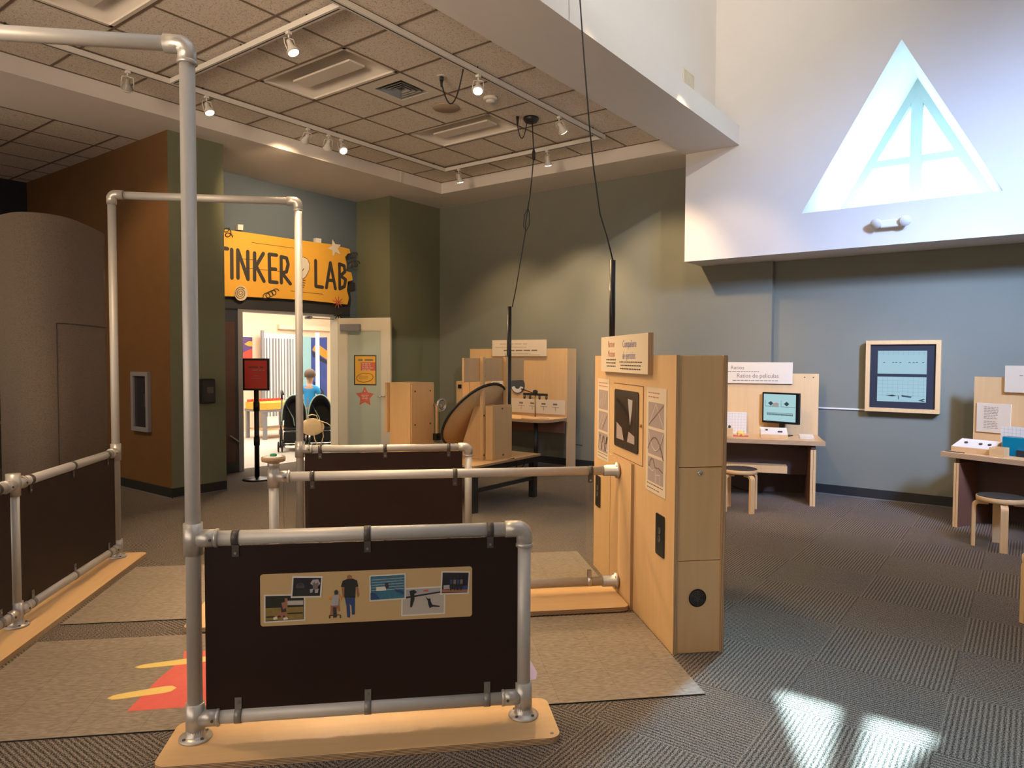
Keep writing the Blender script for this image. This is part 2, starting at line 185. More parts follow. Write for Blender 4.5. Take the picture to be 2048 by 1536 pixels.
M['yellow_paint'] = plain('floor_yellow', (0.90, 0.68, 0.20, 1), 0.5)
M['red_paint'] = plain('floor_red', (0.78, 0.13, 0.10, 1), 0.5, var=0.08, scale=30)
M['purple_paint'] = plain('floor_purple', (0.40, 0.36, 0.62, 1), 0.5)
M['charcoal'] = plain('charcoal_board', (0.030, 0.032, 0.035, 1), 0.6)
M['skirt_lip'] = plain('grey_vinyl_lip', (0.16, 0.16, 0.17, 1), 0.5)
M['red'] = plain('poster_red', (0.80, 0.07, 0.05, 1), 0.5)
M['star_red'] = plain('star_red', (0.68, 0.15, 0.09, 1), 0.5)
M['frost'] = plain('frosted_glass', (0.50, 0.56, 0.47, 1), 0.25)
M['green_btn'] = plain('green_button', (0.02, 0.25, 0.11, 1), 0.35)
M['acrylic'] = glass('clear_acrylic', (0.97, 0.98, 0.97, 1), 0.75)
M['pane'] = glass('window_glass', (0.97, 1, 0.99, 1), 0.4)
M['frame_dark'] = plain('dark_door_frame', (0.045, 0.05, 0.058, 1), 0.4, metal=0.3)
M['frame_grey'] = plain('grey_door_frame', (0.25, 0.25, 0.27, 1), 0.4)
M['column_carpet'] = speck_mat('column_carpet', (0.26, 0.20, 0.148, 1), (0.21, 0.16, 0.115, 1), scale=110, thr=0.40)
M['canvas'] = plain('tan_canvas', (0.72, 0.52, 0.28, 1), 0.8, var=0.1, scale=20)
M['stroller_black'] = plain('stroller_black_fabric', (0.012, 0.013, 0.015, 1), 0.8)
M['stroller_grey'] = plain('stroller_grey_fabric', (0.11, 0.11, 0.14, 1), 0.8)
M['mint'] = plain('mint_piping', (0.45, 0.66, 0.56, 1), 0.6)
M['shirt'] = plain('blue_shirt', (0.03, 0.32, 0.72, 1), 0.7)
M['skin'] = plain('skin', (0.60, 0.36, 0.25, 1), 0.55)
M['hair'] = plain('sandy_hair', (0.12, 0.075, 0.045, 1), 0.7, var=0.3, scale=40)
M['denim'] = plain('denim', (0.035, 0.06, 0.16, 1), 0.7)
M['lab_wall'] = plain('peach_wall', (0.80, 0.62, 0.46, 1), 0.8)
M['lab_white'] = plain('lab_white', (0.80, 0.80, 0.78, 1), 0.6)
M['lab_floor'] = plain('lab_floor', (0.60, 0.55, 0.48, 1), 0.6, var=0.05, scale=4)
M['mural_purple'] = plain('mural_purple', (0.10, 0.05, 0.17, 1), 0.6)
M['mural_red'] = plain('mural_red', (0.72, 0.06, 0.04, 1), 0.6)
M['mural_orange'] = plain('mural_orange', (0.85, 0.33, 0.04, 1), 0.6)
M['mural_blue'] = plain('mural_blue', (0.05, 0.09, 0.36, 1), 0.6, var=0.3, scale=6)
M['mural_navy'] = plain('mural_navy', (0.03, 0.03, 0.07, 1), 0.6)
M['teal'] = plain('teal_print', (0.30, 0.52, 0.55, 1), 0.5)
M['teal_box'] = plain('teal_acrylic', (0.0, 0.20, 0.33, 1), 0.25)
M['screen'] = emit('lit_screen', (0.50, 0.82, 0.86, 1), 0.75)
M['screen_dim'] = emit('lit_screen_dim', (0.42, 0.68, 0.80, 1), 0.8)
M['screen_ink'] = plain('screen_dark_marks', (0.03, 0.06, 0.07, 1), 0.4)
M['screen_grid'] = plain('screen_grid_lines', (0.16, 0.30, 0.38, 1), 0.4)
M['bezel'] = plain('black_bezel', (0.006, 0.007, 0.010, 1), 0.25)
M['matte_navy'] = plain('matt_navy_mount', (0.012, 0.018, 0.035, 1), 0.6)
M['tablet_glass'] = plain('dark_tablet_glass', (0.03, 0.028, 0.03, 1), 0.06)
M['bulb'] = emit('lamp_face', (1.0, 0.86, 0.66, 1), 14)
M['bulb_off'] = plain('unlit_lamp_face', (0.30, 0.28, 0.25, 1), 0.3)
M['vent_dark'] = plain('vent_dark', (0.02, 0.022, 0.03, 1), 0.5)
M['troffer'] = plain('troffer_white', (0.72, 0.66, 0.58, 1), 0.5)
M['brass'] = plain('brass', (0.55, 0.36, 0.12, 1), 0.35, metal=0.7)
M['gauge'] = plain('slate_dial', (0.07, 0.08, 0.10, 1), 0.4)
M['asphalt'] = plain('print_dark', (0.03, 0.03, 0.03, 1), 0.5)
M['grass'] = plain('print_grass', (0.30, 0.21, 0.06, 1), 0.5, var=0.3, scale=60)
M['forest'] = plain('print_forest', (0.025, 0.03, 0.018, 1), 0.5)
M['pool'] = plain('print_pool', (0.05, 0.19, 0.28, 1), 0.5, var=0.4, scale=90)
M['ice'] = plain('print_ice', (0.55, 0.50, 0.44, 1), 0.5)
M['print_skin'] = plain('print_skin', (0.40, 0.17, 0.10, 1), 0.5)
M['print_shirt'] = plain('print_grey_shirt', (0.45, 0.44, 0.46, 1), 0.5)
M['print_blue'] = plain('print_jeans', (0.04, 0.075, 0.19, 1), 0.5)
M['print_night'] = plain('print_night', (0.022, 0.022, 0.035, 1), 0.5, var=0.4, scale=60)
M['strip'] = plain('photo_strip_tan', (0.64, 0.44, 0.21, 1), 0.55)
M['window_frame'] = plain('window_frame_paint', (0.34, 0.40, 0.39, 1), 0.5)
M['purple_mural'] = plain('mural_dusk', (0.10, 0.07, 0.13, 1), 0.7, var=0.5, scale=3)

# ------------------------------------------------------------------ mesh builder
class MB:
    """collects shapes and links them as ONE mesh object"""
    def __init__(s, T=None):
        s.bm = bmesh.new(); s.T = T or Matrix.Identity(4); s.mi = 0
    def _v(s, p):
        return s.bm.verts.new(s.T @ Vector(p))
    def _f(s, vs, mi=None):
        try:
            f = s.bm.faces.new(vs); f.material_index = s.mi if mi is None else mi; return f
        except ValueError:
            return None
    def box(s, x0, x1, y0, y1, z0, z1, edge=None, emi=1):
        """edge='x'/'y'/'z' is the thickness axis: the four side faces get material emi"""
        c = [s._v((x, y, z)) for z in (z0, z1) for y in (y0, y1) for x in (x0, x1)]
        F = {'z': [(0, 2, 3, 1), (4, 5, 7, 6)], 'y': [(0, 1, 5, 4), (2, 6, 7, 3)], 'x': [(0, 4, 6, 2), (1, 3, 7, 5)]}
        for ax, fs in F.items():
            for f in fs:
                s._f([c[i] for i in f], emi if (edge and ax != edge) else None)
        return s
    def prism(s, pts, z0, z1, side=None):
        """polygon (x,y) extruded along z"""
        a = [s._v((p[0], p[1], z0)) for p in pts]; b = [s._v((p[0], p[1], z1)) for p in pts]
        n = len(pts); s._f(a[::-1]); s._f(b)
        for i in range(n):
            s._f([a[i], a[(i + 1) % n], b[(i + 1) % n], b[i]], side)
        return s
    def ring(s, c, u, v, r, n, ry=None):
        ry = r if ry is None else ry
        return [s._v(Vector(c) + u * (math.cos(2 * math.pi * i / n) * r) + v * (math.sin(2 * math.pi * i / n) * ry)) for i in range(n)]
    @staticmethod
    def basis(d):
        d = Vector(d).normalized()
        a = Vector((0, 0, 1)) if abs(d.z) < 0.9 else Vector((1, 0, 0))
        u = d.cross(a).normalized(); return u, d.cross(u).normalized()
    def cyl(s, p0, p1, r, n=20, r1=None, caps=True):
        p0, p1 = Vector(p0), Vector(p1); u, v = s.basis(p1 - p0)
        a = s.ring(p0, u, v, r, n); b = s.ring(p1, u, v, r if r1 is None else r1, n)
        for i in range(n):
            f = s._f([a[i], b[i], b[(i + 1) % n], a[(i + 1) % n]])
            if f: f.smooth = True
        if caps: s._f(a); s._f(b[::-1])
        return s
    def tube(s, pts, r, n=8, closed=False, flat=None):
        pts = [Vector(p) for p in pts]; rings = []; N = len(pts); up = None
        for i, p in enumerate(pts):
            if closed: d = pts[(i + 1) % N] - pts[i - 1]
            else: d = pts[min(i + 1, N - 1)] - pts[max(i - 1, 0)]
            d.normalize()
            if up is None: u, v = s.basis(d)
            else:
                u = (up - d * up.dot(d)); u = u.normalized() if u.length > 1e-6 else s.basis(d)[0]; v = d.cross(u).normalized()
            up = u
            rings.append(s.ring(p, u, v, r, n, flat))
        m = N if closed else N - 1
        for k in range(m):
            a, b = rings[k], rings[(k + 1) % N]
            for i in range(n):
                f = s._f([a[i], b[i], b[(i + 1) % n], a[(i + 1) % n]])
                if f: f.smooth = True
        if not closed: s._f(rings[0]); s._f(rings[-1][::-1])
        return s
    def lathe(s, prof, c=(0, 0, 0), n=24, d=(0, 0, 1)):
        d = Vector(d).normalized(); u, v = s.basis(d); c = Vector(c); prev = None
        for r, h in prof:
            rg = s.ring(c + d * h, u, v, max(r, 1e-4), n)
            if prev:
                for i in range(n):
                    f = s._f([prev[i], rg[i], rg[(i + 1) % n], prev[(i + 1) % n]])
                    if f: f.smooth = True
            else: s._f(rg)
            prev = rg
        s._f(prev[::-1]); return s
    def sphere(s, c, r, sc=(1, 1, 1), n=16, m=10):
        c = Vector(c); prev = None
        top = s._v(c + Vector((0, 0, r * sc[2]))); bot = s._v(c - Vector((0, 0, r * sc[2]))); rings = []
        for j in range(1, m):
            t = math.pi * j / m
            rings.append([s._v(c + Vector((r * sc[0] * math.sin(t) * math.cos(2 * math.pi * i / n), r * sc[1] * math.sin(t) * math.sin(2 * math.pi * i / n), r * sc[2] * math.cos(t)))) for i in range(n)])
        for i in range(n):
            for f in ([s._f([top, rings[0][i], rings[0][(i + 1) % n]])] + [s._f([rings[k][i], rings[k + 1][i], rings[k + 1][(i + 1) % n], rings[k][(i + 1) % n]]) for k in range(m - 2)] + [s._f([bot, rings[-1][(i + 1) % n], rings[-1][i]])]):
                if f: f.smooth = True
        return s
    def stroke(s, pts, w, z0, z1):
        """flat rounded pen stroke in the local xy plane"""
        pts = [Vector((p[0], p[1])) for p in pts]
        for i in range(len(pts) - 1):
            a, b = pts[i], pts[i + 1]; d = b - a
            if d.length < 1e-6: continue
            t = math.atan2(d.y, d.x)
            poly = [(b.x + w * math.cos(t + q), b.y + w * math.sin(t + q)) for q in [R(x) for x in (-90, -45, 0, 45, 90)]]
            poly += [(a.x + w * math.cos(t + q), a.y + w * math.sin(t + q)) for q in [R(x) for x in (90, 135, 180, 225, 270)]]
            e = i * 0.00015
            s.prism(poly, z0, z1 + e)
        return s
    def text(s, body, size, x, y, z, align='LEFT', depth=0.0006, squeeze=1.0):
        cu = bpy.data.curves.new('txt', 'FONT'); cu.body = body; cu.size = size; cu.align_x = align; cu.resolution_u = 2
        o = bpy.data.objects.new('txt', cu); COL.objects.link(o)
        dg = bpy.context.evaluated_depsgraph_get(); me = bpy.data.meshes.new_from_object(o.evaluated_get(dg))
        vs = [s._v((v.co.x * squeeze + x, v.co.y + y, z + depth)) for v in me.vertices]
        for p in me.polygons: s._f([vs[i] for i in p.vertices])
        bpy.data.objects.remove(o); bpy.data.curves.remove(cu); bpy.data.meshes.remove(me)
        return s
    def build(s, name, mats, parent=None, loc=None, bevel=0.0, recalc=True):
        if recalc: bmesh.ops.recalc_face_normals(s.bm, faces=s.bm.faces)
        me = bpy.data.meshes.new(name); s.bm.to_mesh(me); s.bm.free()
        for m in (mats if isinstance(mats, (list, tuple)) else [mats]): me.materials.append(m)
        o = bpy.data.objects.new(name, me); COL.objects.link(o)
        if parent is not None: o.parent = parent
        if loc is not None: o.location = loc
        if bevel > 0:
            b = o.modifiers.new('bevel', 'BEVEL'); b.width = bevel; b.segments = 2; b.limit_method = 'ANGLE'; b.angle_limit = R(40)
        return o

def plane_T(origin, u, v):
    """matrix whose local xy plane is spanned by u,v at origin, z = u x v"""
    u, v = Vector(u).normalized(), Vector(v).normalized(); n = u.cross(v)
    return Matrix(((u.x, v.x, n.x, origin[0]), (u.y, v.y, n.y, origin[1]), (u.z, v.z, n.z, origin[2]), (0, 0, 0, 1)))

def tag(o, label, cat, group=None, kind=None):
    if label: o['label'] = label
    if cat: o['category'] = cat
    if group: o['group'] = group
    if kind: o['kind'] = kind
    return o
def thing(name, label, cat, loc=(0, 0, 0), rz=0.0, group=None):
    o = bpy.data.objects.new(name, None); COL.objects.link(o); o.empty_display_size = 0.1
    o.location = loc; o.rotation_euler = (0, 0, rz)
    return tag(o, label, cat, group)
def struct(o, label=None):
    o['kind'] = 'structure'
    if label: o['label'] = label
    return o
def children(o): return [c for c in bpy.data.objects if c.parent == o]
def dup(src, loc, rz=0.0, label=None, scale=None):
    r = src.copy(); COL.objects.link(r); r.location = loc; r.rotation_euler = (0, 0, rz)
    if label: r['label'] = label
    for ch in children(src):
        c = ch.copy(); COL.objects.link(c); c.parent = r
        for g in children(ch):
            d = g.copy(); COL.objects.link(d); d.parent = c
    return r
def EW(e1, e2, z=0.0):
    """exhibit axes (45 degrees to the room) to room axes"""
    return ((e1 - e2) * S2, (e1 + e2) * S2, z)
# ------------------------------------------------------------------ camera
def make_camera():
    f = 1401.06; yaw, pitch, roll = R(-36.737), R(-2.118), R(-0.2476)
    fw = Vector((math.sin(yaw) * math.cos(pitch), math.cos(yaw) * math.cos(pitch), math.sin(pitch)))
    rt = Vector((math.cos(yaw), -math.sin(yaw), 0)); dn = fw.cross(rt)
    r = math.cos(roll) * rt + math.sin(roll) * dn; d = -math.sin(roll) * rt + math.cos(roll) * dn
    cam = bpy.data.cameras.new('camera'); cam.sensor_width = 36; cam.lens = f / 2048 * 36; cam.clip_start = 0.05
    o = bpy.data.objects.new('camera', cam); COL.objects.link(o)
    up, bk = -d, -fw
    o.matrix_world = Matrix(((r.x, up.x, bk.x, 0), (r.y, up.y, bk.y, 0), (r.z, up.z, bk.z, 1.6), (0, 0, 0, 1)))
    scene.camera = o
make_camera()

# ------------------------------------------------------------------ room shell
ZS = 4.11          # underside of the flat soffit
ZT = 4.278         # tile ceiling inside the tray
def sbox(name, m, *a, label=None):
    return struct(MB().box(*a).build(name, m), label)
sbox('floor', M['carpet'], -12.0, 3.7, -3.2, 9.2, -0.12, 0.0)
m = MB(); m.mi = 0; m.box(-11.8, -7.76, 4.0, 4.665, 0, 4.4)
o = m.build('wall_ochre', [M['orange_wall'], M['green_wall']])
for p in o.data.polygons:
    if p.normal.x > 0.5 or p.normal.y > 0.5: p.material_index = 1
struct(o)
# wall with the doorway
m = MB(); DY0, DY1, DZ = 5.585, 7.24, 2.235
m.box(-9.02, -8.87, 4.6, DY0 - 0.02, 0, 4.4); m.box(-9.02, -8.87, DY1 + 0.02, 7.7, 0, 4.4); m.box(-9.02, -8.87, DY0 - 0.02, DY1 + 0.02, DZ + 0.02, 4.4)
struct(m.build('wall_west', M['blue_wall']))
sbox('wall_pilaster', M['green_wall'], -9.02, -8.1, 7.655, 9.0, 0, 4.4)
sbox('wall_north', M['sage'], -8.1, -2.6, 8.80, 9.2, 0, 4.4)
sbox('wall_northeast', M['sage'], -2.6, 3.7, 8.89, 9.2, 0, 2.85)
sbox('wall_far_west', M['navy'], -11.95, -11.78, -3.2, 4.0, 0, 4.4)
sbox('wall_south', M['sage'], -12.0, 3.7, -3.35, -3.2, 0, 7.6)
sbox('wall_east', M['white_wall'], 3.6, 3.75, -3.2, 9.2, 0, 7.6)
sbox('wall_tall', M['white_wall'], -3.35, -3.15, -3.2, 8.3, 4.33, 7.6)
sbox('trim_beam', M['white_wall'], -3.52, -2.85, -3.2, 8.262, ZS, 4.332)
sbox('ceiling_atrium', M['white_wall'], -3.4, 3.75, -3.35, 9.8, 7.55, 7.7)
# high wall with the triangular opening, a bulkhead that hangs over the lower wall
A, B, C_ = (-2.137, 3.23), (-0.291, 3.23), (-1.187, 4.895)
X0, X1, Z0, Z1, Y0, Y1 = -3.51, 3.65, 2.80, 7.55, 8.26, 9.66
m = MB()
def vv(p, y): return m._v((p[0], y, p[1]))
rect = [(X0, Z0), (X1, Z0), (X1, Z1), (X0, Z1)]
ring = {}
for y in (Y0, Y1):
    r = [vv(p, y) for p in rect]; t = [vv(p, y) for p in (A, B, C_)]; ring[y] = (r, t)
    m._f([r[0], r[1], t[1], t[0]]); m._f([r[1], r[2], t[2], t[1]]); m._f([r[2], r[3], t[2]]); m._f([r[3], r[0], t[0], t[2]])
for k in (0, 1):
    a, b = ring[Y0][k], ring[Y1][k]; n = len(a)
    for i in range(n): m._f([a[i], a[(i + 1) % n], b[(i + 1) % n], b[i]])
struct(m.build('wall_upper_north', M['white_wall']))
# triangular window
def inset_tri(pts, d):
    out = []
    n = len(pts)
    for i in range(n):
        p, a, b = Vector(pts[i]), Vector(pts[i - 1]), Vector(pts[(i + 1) % n])
        u, v = (a - p).normalized(), (b - p).normalized(); h = (u + v).normalized(); s_ = math.sqrt((1 - u.dot(v)) / 2)
        out.append(p + h * (d / s_))
    return out
win = thing('window_1', None, None, (0, 0, 0)); win['kind'] = 'structure'
tri = [Vector(p) for p in (A, B, C_)]; inn = inset_tri(tri, 0.085)
m = MB()
o0 = [m._v((p[0], 9.50, p[1])) for p in tri]; i0 = [m._v((p[0], 9.50, p[1])) for p in inn]
o1 = [m._v((p[0], 9.60, p[1])) for p in tri]; i1 = [m._v((p[0], 9.60, p[1])) for p in inn]
for k in range(3):
    j = (k + 1) % 3
    m._f([o0[k], o0[j], i0[j], i0[k]]); m._f([o1[k], o1[j], i1[j], i1[k]]); m._f([i0[k], i0[j], i1[j], i1[k]]); m._f([o0[k], o0[j], o1[j], o1[k]])
m.box(-1.247, -1.127, 9.505, 9.595, 3.24, 4.82)
m.box(-1.80, -0.58, 9.51, 9.59, 3.92, 4.0)
m.build('window_frame', M['window_frame'], win)
m = MB(); 
a = [m._v((p[0], 9.555, p[1])) for p in inn]; m._f(a)
m.build('pane', M['pane'], win)

# soffits (flat) round the tray
m = MB()
m.box(-8.95, -3.52, 8.03, 8.9, ZS, 4.45); m.box(-8.95, -7.36, 4.0, 8.03, ZS, 4.45); m.box(-8.4, -7.36, -3.2, 4.0, ZS, 4.45)
struct(m.build('ceiling_soffit', M['soffit']))
sbox('ceiling_deck', M['soffit'], -12.0, -3.16, -3.3, 9.2, 4.62, 4.7)
xs = [-7.36, -6.725, -6.10, -5.475, -4.845, -4.20, -3.50]
ys = [8.03, 7.40, 6.70, 6.045, 5.37, 4.71, 4.045, 3.37, 2.71, 2.05, 1.39, 0.73, 0.07, -0.6, -1.3, -2.0, -2.6, -3.2]
TROFF = [(-6.10, -4.845, 4.045, 4.71), (-6.10, -4.845, 6.045, 6.70), (-6.10, -4.845, 2.05, 2.71)]
VENT = (-5.475, -4.845, 4.71, 5.37)
def in_cell(x, y):
    for a in TROFF + [VENT]:
        if a[0] < x < a[1] and a[2] < y < a[3]: return True
m = MB(); g = MB()
for i in range(len(xs) - 1):
    for j in range(len(ys) - 1):
        x0, x1, y1, y0 = xs[i], xs[i + 1], ys[j], ys[j + 1]
        if in_cell((x0 + x1) / 2, (y0 + y1) / 2): continue
        m.box(x0, x1, y0, y1, ZT, ZT + 0.02)
struct(m.build('ceiling_tiles', M['tile']))
for x in xs[1:-1]:
    for j in range(len(ys) - 1):
        ym = (ys[j] + ys[j + 1]) / 2
        if in_cell(x, ym): continue
        g.box(x - 0.011, x + 0.011, ys[j + 1], ys[j], ZT - 0.004, ZT + 0.004)
for y in ys[1:-1]: g.box(-7.355, -3.51, y - 0.011, y + 0.011, ZT - 0.0045, ZT + 0.004)
g.box(-7.357, -3.51, 8.012, 8.028, ZT - 0.006, ZT); g.box(-7.358, -7.342, -3.2, 8.028, ZT - 0.006, ZT)
struct(g.build('ceiling_grid', M['tbar']))
sbox('ceiling_side_tiles', M['tile'], -11.9, -8.4, -3.2, 4.0, ZS, ZS + 0.03)
g = MB()
for k in range(6): g.box(-8.42 - 0.63 * k - 0.01, -8.42 - 0.63 * k + 0.01, -3.2, 4.0, ZS - 0.004, ZS + 0.002)
for k in range(12): g.box(-11.8, -8.4, 3.78 - 0.655 * k - 0.01, 3.78 - 0.655 * k + 0.01, ZS - 0.0045, ZS + 0.002)
struct(g.build('ceiling_side_grid', M['tbar']))
# rubber baseboards
def base(name, *a): return struct(MB().box(*a).build(name, M['base']))
base('baseboard_ochre', -11.7, -7.745, 3.985, 4.0, 0, 0.115)
base('baseboard_column', -7.76, -7.745, 4.0, 4.66, 0, 0.115)
base('baseboard_west', -8.87, -8.855, 4.68, 5.52, 0, 0.115)
base('baseboard_pilaster', -8.1, -8.085, 7.66, 8.80, 0, 0.115)
base('baseboard_north', -8.08, -2.6, 8.785, 8.80, 0, 0.115)
base('baseboard_northeast', -2.6, 3.6, 8.875, 8.89, 0, 0.115)
for nm, a in (('north', (-8.08, -2.6, 8.775, 8.785)), ('northeast', (-2.6, 3.6, 8.865, 8.875)), ('west', (-7.745, -7.735, 4.0, 4.66)), ('ochre', (-11.7, -7.735, 3.975, 3.985))):
    struct(MB().box(*a, 0, 0.012).build('trim_' + nm + '_lip', M['skirt_lip']))

# ------------------------------------------------------------------ recessed ceiling fittings
def troffer(x0, x1, y0, y1, label):
    t = thing('ceiling_light', label, 'ceiling light', ((x0 + x1) / 2, (y0 + y1) / 2, ZT), 0, 'unlit recessed ceiling lights')
    w, h = (x1 - x0) / 2 - 0.012, (y1 - y0) / 2 - 0.012
    m = MB()
    for a in ((-w, w, -h, -h + 0.03), (-w, w, h - 0.03, h), (-w, -w + 0.03, -h, h), (w - 0.03, w, -h, h)): m.box(a[0], a[1], a[2], a[3], -0.004, 0.02)
    m.build('frame', M['troffer'], t)
    m = MB(); N_ = 12; prev = None            # curved reflector with tapered ends
    for i in range(N_ + 1):
        s_ = -1 + 2 * i / N_; y = s_ * (h - 0.028); z = 0.012 + 0.13 * (1 - abs(s_) ** 2.2)
        row = [m._v((-w + 0.028, y, 0.012)), m._v((-w + 0.16, y, z)), m._v((w - 0.16, y, z)), m._v((w - 0.028, y, 0.012))]
        if prev:
            for k in range(3):
                f = m._f([prev[k], prev[k + 1], row[k + 1], row[k]])
                if f: f.smooth = True
        prev = row
    m.build('reflector', M['troffer'], t)
    MB().box(-w + 0.2, w - 0.2, -0.09, 0.09, 0.012, 0.03).build('basket', M['troffer'], t)
troffer(*TROFF[0], 'curved unlit recessed ceiling light left of the square air vent')
troffer(*TROFF[1], 'curved unlit recessed ceiling light left of the black cord canopy')
troffer(*TROFF[2], 'curved unlit recessed ceiling light cut by the top left edge')
x0, x1, y0, y1 = VENT
t = thing('ceiling_vent', 'square four-way air diffuser with dark louvres in the ceiling', 'vent', ((x0 + x1) / 2, (y0 + y1) / 2, ZT))
m = MB()
for a in ((-.302, .302, -.315, -.19), (-.302, .302, .19, .315), (-.302, -.19, -.19, .19), (.19, .302, -.19, .19)): m.box(a[0], a[1], a[2], a[3], -0.003, 0.012)
m.build('face_plate', M['troffer'], t)
MB().box(-.19, .19, -.19, .19, 0.10, 0.12).build('duct', M['vent_dark'], t)
for k, r_ in enumerate((0.185, 0.145, 0.105, 0.065)):
    m = MB(); a, b, z0, z1 = r_, r_ - 0.028, 0.0, 0.05
    for sx, sy in ((1, 0), (-1, 0), (0, 1), (0, -1)):
        if sx: q = [(sx * a, -a, z0), (sx * a, a, z0), (sx * b, b, z1), (sx * b, -b, z1)]
        else: q = [(-a, sy * a, z0), (a, sy * a, z0), (b, sy * b, z1), (-b, sy * b, z1)]
        m._f([m._v(p) for p in q])
    o = m.build('louvre', M['clip_grey'], t); so = o.modifiers.new('solid', 'SOLIDIFY'); so.thickness = 0.004
tag(MB().lathe([(0.0, 0), (0.14, 0), (0.145, 0.006), (0.145, 0.012)], (-5.12, 5.66, ZT - 0.014), 28).build('ceiling_speaker', plain('speaker_grille_tan', (0.34, 0.26, 0.19, 1), 0.7)), 'round flat speaker grille in a ceiling tile beside the air vent', 'speaker')
t = thing('smoke_detector', 'small white round smoke detector on the ceiling tiles', 'smoke detector', (-4.56, 5.72, ZT))
MB().lathe([(0.075, 0), (0.075, -0.02), (0.06, -0.03)], (0, 0, 0), 24).build('base', M['offwhite'], t)
MB().lathe([(0.05, -0.03), (0.045, -0.05), (0.02, -0.056)], (0, 0, 0), 20).build('sensor_dome', M['offwhite'], t)
tag(MB().box(-7.37, -7.345, 7.16, 7.20, ZS + 0.0, ZT - 0.008).build('conduit_cover', M['offwhite']), 'thin pale vertical cover strip on the ceiling tray edge', 'cover strip')

# ------------------------------------------------------------------ lighting tracks
TZ0, TZ1 = 4.205, 4.25
def track(name, label, x0, x1, y0, y1):
    t = thing(name, label, 'light track', ((x0 + x1) / 2, (y0 + y1) / 2, TZ1), 0, 'ceiling lighting tracks')
    w, h = (x1 - x0) / 2, (y1 - y0) / 2
    m = MB(); m.box(-w, w, -h, h, TZ0 - TZ1, 0); m.build('rail', M['offwhite'], t)
    m = MB()
    if w > h: m.box(-w + 0.03, w - 0.03, -0.006, 0.006, TZ0 - TZ1 - 0.0012, TZ0 - TZ1 + 0.002)
    else: m.box(-0.006, 0.006, -h + 0.03, h - 0.03, TZ0 - TZ1 - 0.0012, TZ0 - TZ1 + 0.002)
    m.build('slot', M['vent_dark'], t)
    L_ = max(w, h); k = -L_ + 0.25
    while k < L_:
        m = MB(); c = (k, 0) if w > h else (0, k)
        m.cyl((c[0], c[1], 0.0), (c[0], c[1], ZT - TZ1), 0.008, 8); m.build('hanger', M['vent_dark'], t); k += max(0.9, (2 * L_ - 0.5) / 3)
track('lighting_track', 'long white light track along the right side of the ceiling', -4.206, -4.156, 0.6, 7.40)
track('lighting_track', 'white light track along the left side of the ceiling', -6.735, -6.685, 1.9, 7.415)
track('lighting_track', 'white light track crossing the far end of the ceiling', -6.68, -4.21, 7.365, 7.415)
track('lighting_track', 'light track crossing the near part of the ceiling beside the tall front pipe corner', -6.68, -4.21, 3.475, 3.525)
LAMPS = []
def head(mx, my, aim, lit, label, length=0.17):
    t = thing('track_spotlight', label, 'spotlight', (mx, my, TZ0), 0, 'track spotlights')
    m = MB(); m.box(-0.018, 0.018, -0.018, 0.018, -0.022, 0.0); m.cyl((0, 0, -0.05), (0, 0, -0.022), 0.007, 10); m.build('mount', M['offwhite'], t)
    piv = Vector((0, 0, -0.075)); d = (Vector(aim) - (Vector((mx, my, TZ0)) + piv)).normalized(); u, v = MB.basis(d)
    m = MB()
    for s_ in (-1, 1):
        m.tube([(0, 0, -0.05), Vector((0, 0, -0.055)) + u * (0.045 * s_), piv + u * (0.05 * s_) + d * 0.02, piv + u * (0.05 * s_) + d * 0.09], 0.0045, 6)
    m.build('yoke', M['offwhite'], t)
    m = MB(); m.lathe([(0.016, -0.01), (0.02, 0.0), (0.022, 0.03), (0.03, 0.05), (0.047, 0.085), (0.05, 0.10), (0.048, 0.104), (0.0, 0.104)], piv, 20, d)
    m.build('lamp_shell', M['offwhite'] if lit else M['bulb_off'], t)
    m = MB(); m.lathe([(0.0, 0.1045), (0.042, 0.1045), (0.04, 0.110), (0.0, 0.112)], piv, 20, d)
    m.build('lamp_face', M['bulb'] if lit else M['bulb_off'], t)
    m = MB(); m.tube([piv + d * 0.096 + (u * math.cos(a) + v * math.sin(a)) * 0.053 for a in [2 * math.pi * i / 20 for i in range(20)]], 0.004, 6, True); m.build('retaining_ring', M['offwhite'], t)
    LAMPS.append((Vector((mx, my, TZ0)) + piv + d * 0.125, Vector(aim), lit))
head(-4.86, 3.50, (-3.3, 4.2, 0.3), True, 'lit track spotlight hanging from the near crossing track')
head(-6.71, 3.86, (-5.2, 4.3, 0.5), True, 'bright track spotlight just right of the tall front pipe')
head(-6.71, 5.08, (-8.8, 5.5, 3.0), True, 'bell shaped track spotlight leftmost of three on the left track')
head(-6.71, 5.37, (-8.8, 6.6, 2.6), True, 'track spotlight in the middle of three on the left track')
head(-6.71, 5.56, (-3.6, 4.6, 0.2), True, 'bright track spotlight rightmost of three on the left track')
head(-4.18, 5.06, (-2.9, 3.3, 0.3), True, 'lit track spotlight hanging beside the looped black cord')
head(-4.18, 6.43, (-3.9, 8.82, 2.0), True, 'track spotlight on the right track near the black canopy')
head(-4.98, 7.39, (-5.4, 8.7, 1.2), True, 'right hand track spotlight on the far crossing track')
head(-6.45, 7.39, (-6.5, 8.5, 1.0), True, 'left hand track spotlight on the far crossing track')
head(-6.71, 3.10, (-9.0, 4.0, 1.5), False, 'unlit track spotlight partly behind the top front pipe')

